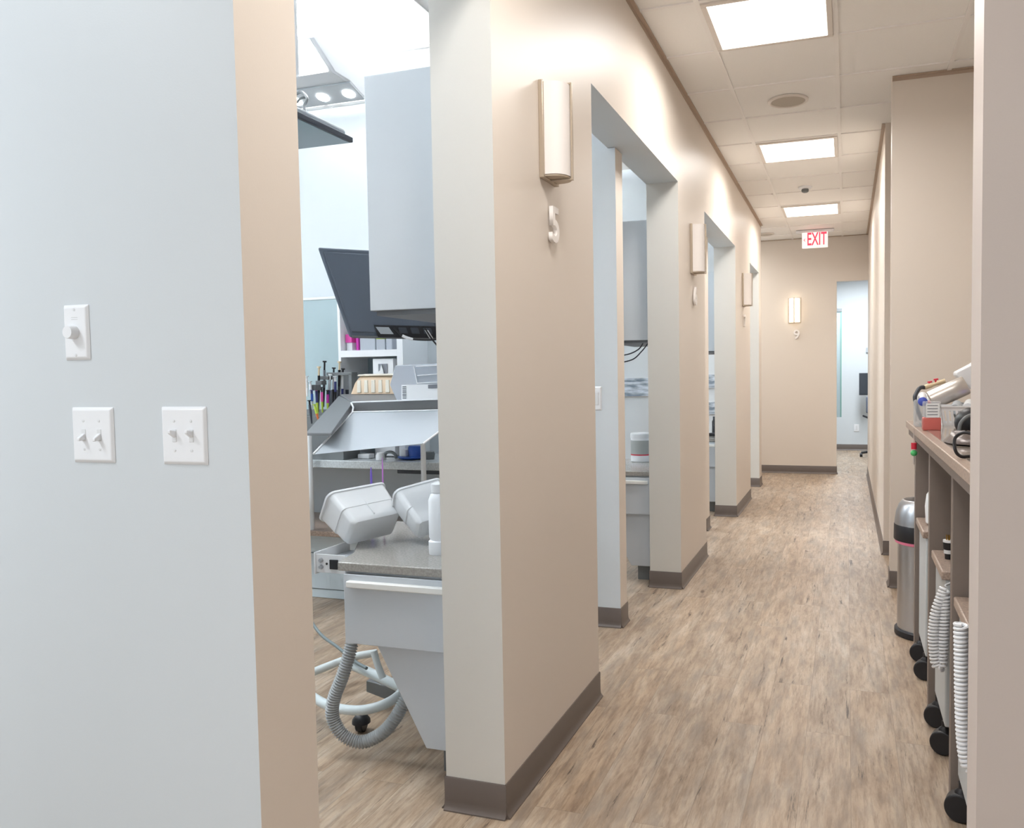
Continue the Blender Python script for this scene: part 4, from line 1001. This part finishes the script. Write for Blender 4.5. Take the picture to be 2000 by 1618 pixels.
# silver tilted appliance
sa = thing('silver_cylinder', 'tilted satin silver tapered housing leaning over the basket', 'appliance', (.5, 3.95, ZC))
F = [at(1806, 768, 3.95), at(1826, 800, 3.95), at(1896, 768, 3.95), at(1878, 736, 3.95)]
cA, cB = (F[0]+F[1])/2, (F[3]+F[2])/2; ax = (cB-cA).normalized(); rA = (F[0]-F[1]).length/2; rB = (F[3]-F[2]).length/2
MB().lathe(cA, [(rA*.8, 0), (rA, .006), (rA*1.02, (cB-cA).length*.6), (rB*1.05, (cB-cA).length*.97), (rB*.98, (cB-cA).length), (.001, (cB-cA).length)], axis=ax, n=36).build('housing', 'silver', sa)
MB().lathe(cA-ax*.01, [(rA*.5, 0), (rA*.75, .008), (rA*.8, .012)], axis=ax, n=30).build('end_cap', 'white', sa)
MB().cyl((.50, 4.0, ZC), (.47, 3.97, cA.lerp(cB, .4).z-.05), .03).build('stand', 'midgrey', sa)
M_ = None
wb = thing('white_case', 'white tilted case behind the silver housing', 'case', (.6, 4.05, ZC))
W = [at(1868, 727, 4.02), at(1868, 734, 4.02), at(1899, 762, 4.02), at(1930, 745, 4.02), at(1930, 690, 4.02), at(1899, 711, 4.02)]
MB().prism(W, (0, .12, 0)).build('shell', 'white', wb, .006, 3)
MB().cyl((.62, 4.08, ZC), (.62, 4.08, W[3].z+.03), .02).build('stand', 'midgrey', wb)
# handpiece with red levers, dark hose
hp_ = thing('air_valve', 'pale metal valve with two red levers behind the silver housing', 'valve', (.44, 4.1, ZC))
va, vb = at(1806, 757, 4.12), at(1846, 744, 4.12)
MB().cyl(va, va.lerp(vb, .35), .011, n=16).cyl(va.lerp(vb, .35), va.lerp(vb, .6), .008, n=16).cyl(va.lerp(vb, .6), vb, .010, n=16).build('barrel', 'cream', hp_)
for px, py in ((1815, 747), (1827, 742)):
    q = at(px, py+6, 4.12); q2 = at(px+1, py, 4.12); MB().cyl(q, q2, .004, n=10).cyl(q2-Vector((.010, 0, 0)), q2+Vector((.010, 0, .003)), .004, n=10).build('lever', 'redp', hp_)
MB().tube(bez([va, at(1797, 758, 4.1), at(1790, 768, 4.08), at(1787, 778, 4.06), at(1792, 800, 4.06), Vector((at(1800, 820, 4.06).x, 4.06, ZC+.01))], 8), .0095, 12).build('hose', 'darkgrey', hp_)
# black respirator-like mask and coiled cable near the jamb
mk = thing('black_headset', 'black and grey padded headset beside the basket', 'headset', (.40, 3.05, ZC))
q = at(1889, 832, 3.0)
m = MB()
m.ball((q.x+.02, 3.05, ZC+.058), .055, 12, (1.0, .9, .95)); m.build('pad', 'black', mk)
MB().tube(bez([at(1873, 842, 2.98), at(1876, 828, 2.98), at(1886, 816, 2.98), at(1900, 810, 3.0)], 8), .006, 10).build('band', 'midgrey', mk)
for i, (dx, dy, rr_) in enumerate(((.0, 0, .055), (.012, .03, .048), (.03, -.02, .06))):
    pass
cpts = [at(1900, 848, 2.36), at(1882, 846, 2.36), at(1867, 858, 2.36), at(1866, 880, 2.36), at(1878, 897, 2.36), at(1900, 905, 2.36), at(1915, 890, 2.4)]
cpts = [Vector((p_.x, 2.36+(i % 3)*.01, max(ZC+.006, p_.z))) for i, p_ in enumerate(cpts)]
cable(cpts, .0045, 'black_cable', 'black', 'black cable arched in a ring at the near end of the counter')
pk = thing('foil_pouch', 'crumpled dark brown pouch lying behind the black cable ring', 'pouch', (.36, 2.7, ZC))
m = MB(); rs = []
c_ = on(1880, 875); c_ = Vector((.375, 2.85, ZC))
random.seed(9)
for k_, (h_, s_) in enumerate(((0, .8), (.006, 1), (.02, .95), (.03, .7), (.036, .2))):
    rs.append([m.bm.verts.new(c_+Vector((.07*s_*math.cos(2*PI*i/16)*(1+.15*random.uniform(-1, 1)), .14*s_*math.sin(2*PI*i/16)*(1+.12*random.uniform(-1, 1)), h_*(1+.3*random.uniform(-1, 1)))))for i in range(16)])
m.skin(rs); m.build('pouch_body', 'pouch', pk)
MB().tube(bez([(.34, 2.55, ZC+.01), (.37, 2.62, ZC+.03), (.40, 2.7, ZC+.035), (.42, 2.8, ZC+.03)], 6), .006, 8).build('cord', 'black', pk)
# red and green tag hanging on the counter edge
q = atx(1785, 872, .262)
t = thing('hanging_tag', 'red and green charm hanging from the far counter edge', 'tag', (.262, q.y, q.z))
MB().cyl((.262, q.y, q.z-.012), (.262, q.y, q.z+.014), .011, n=16).build('red_bead', 'redp', t)
MB().ball((.262, q.y, q.z-.028), .013, 10).build('green_bead', 'green', t)
MB().cyl((.262, q.y, q.z+.014), (.262, q.y, ZC-.003), .002, n=6).cyl((.262, q.y, q.z-.075), (.262, q.y, q.z-.04), .003, n=8).build('cord', 'greige', t)

# ------------------------------------------------------------------ far room past the doorway
q0, q1 = at(1620, 610, 13.4), at(1643, 815, 13.4)
t = thing('glass_partition', 'green edged glass panel at the left of the end doorway', 'glass panel', (q1.x, 12.8, q1.z))
MB().box(q1.x-.09, q1.x-.012, 13.38, 13.40, q1.z, q0.z).build('pane', 'gpanel', t)
MB().box(q1.x-.012, q1.x+.004, 13.376, 13.404, q1.z, q0.z).build('edge', 'gedge', t)
MB().box(q1.x-.10, q1.x+.008, 13.37, 13.41, q0.z, q0.z+.05).build('bracket', 'midgrey', t); MB().box(q1.x-.10, q1.x-.085, 13.37, 13.41, 0, q0.z).build('post', 'panelgrey', t)
q0, q1 = at(1678, 729, 14.0), at(1712, 772, 14.0)
t = thing('wall_monitor', 'dark screen on the far room wall behind the end doorway', 'monitor', ((q0.x+q1.x)/2, 14.2, q1.z))
MB().box(q0.x, q1.x+.25, 14.0, 14.04, q1.z, q0.z).build('housing', 'darkgrey', t, .004); MB().box(q0.x+.012, q1.x+.238, 13.996, 14.0, q1.z+.012, q0.z-.012).build('screen', 'screen', t)
MB().box(q0.x+.2, q0.x+.3, 14.04, 14.3, (q0.z+q1.z)/2-.05, (q0.z+q1.z)/2+.05).build('mount', 'midgrey', t)
oc = thing('office_chair', 'grey swivel chair half hidden in the far room', 'chair', (.42, 13.35, 0))
bx_ = at(1690, 793, 13.3).x
MB().obox((bx_+.24, 13.3, .80), (.46, 0, 0), (0, .05, 0), (0, .06, .26)).build('backrest', 'bluegrey', oc, .04, 4)
MB().box(bx_+.06, bx_+.5, 13.0, 13.42, .44, .50).build('seat', 'black', oc, .02, 3)
MB().tube([(bx_+.0, 13.25, .62), (bx_-.03, 13.1, .64), (bx_+.08, 12.95, .60)], .015, 10).tube([(bx_+.04, 13.2, .62), (bx_+.1, 13.2, .47)], .015, 10).build('armrest', 'black', oc)
MB().cyl((bx_+.26, 13.22, .08), (bx_+.26, 13.22, .44), .03).build('gas_lift', 'black', oc)
for k in range(5):
    an = PI+2*PI*k/5; c_ = Vector((bx_+.26, 13.22, .11)); e_ = c_+Vector((.32*math.cos(an), .32*math.sin(an), -.045))
    l_ = MB().tube([c_, e_], .02, 10).build('leg', 'black', oc)
    MB().cyl(e_+Vector((-.02, 0, -.035)), e_+Vector((.02, 0, -.035)), .03, n=16).build('caster', 'black', l_)
q = at(1673, 836, 14.3); t = thing('wall_outlet', 'white outlet plate low on the far room wall', 'outlet', (q.x, 14.3, q.z))
MB().box(q.x-.04, q.x+.04, 14.292, 14.3, q.z-.06, q.z+.06).build('cover_plate', 'white', t, .003); MB().box(q.x-.016, q.x+.016, 14.289, 14.292, q.z-.035, q.z+.035).build('socket', 'offwhite', t)
q = at(1694, 684, 14.3); tag(MB().box(q.x-.02, q.x+.02, 14.27, 14.3, q.z-.04, q.z+.04).build('coat_hook', 'panelgrey', None, .004), 'small grey fitting high on the far room wall', 'hook')
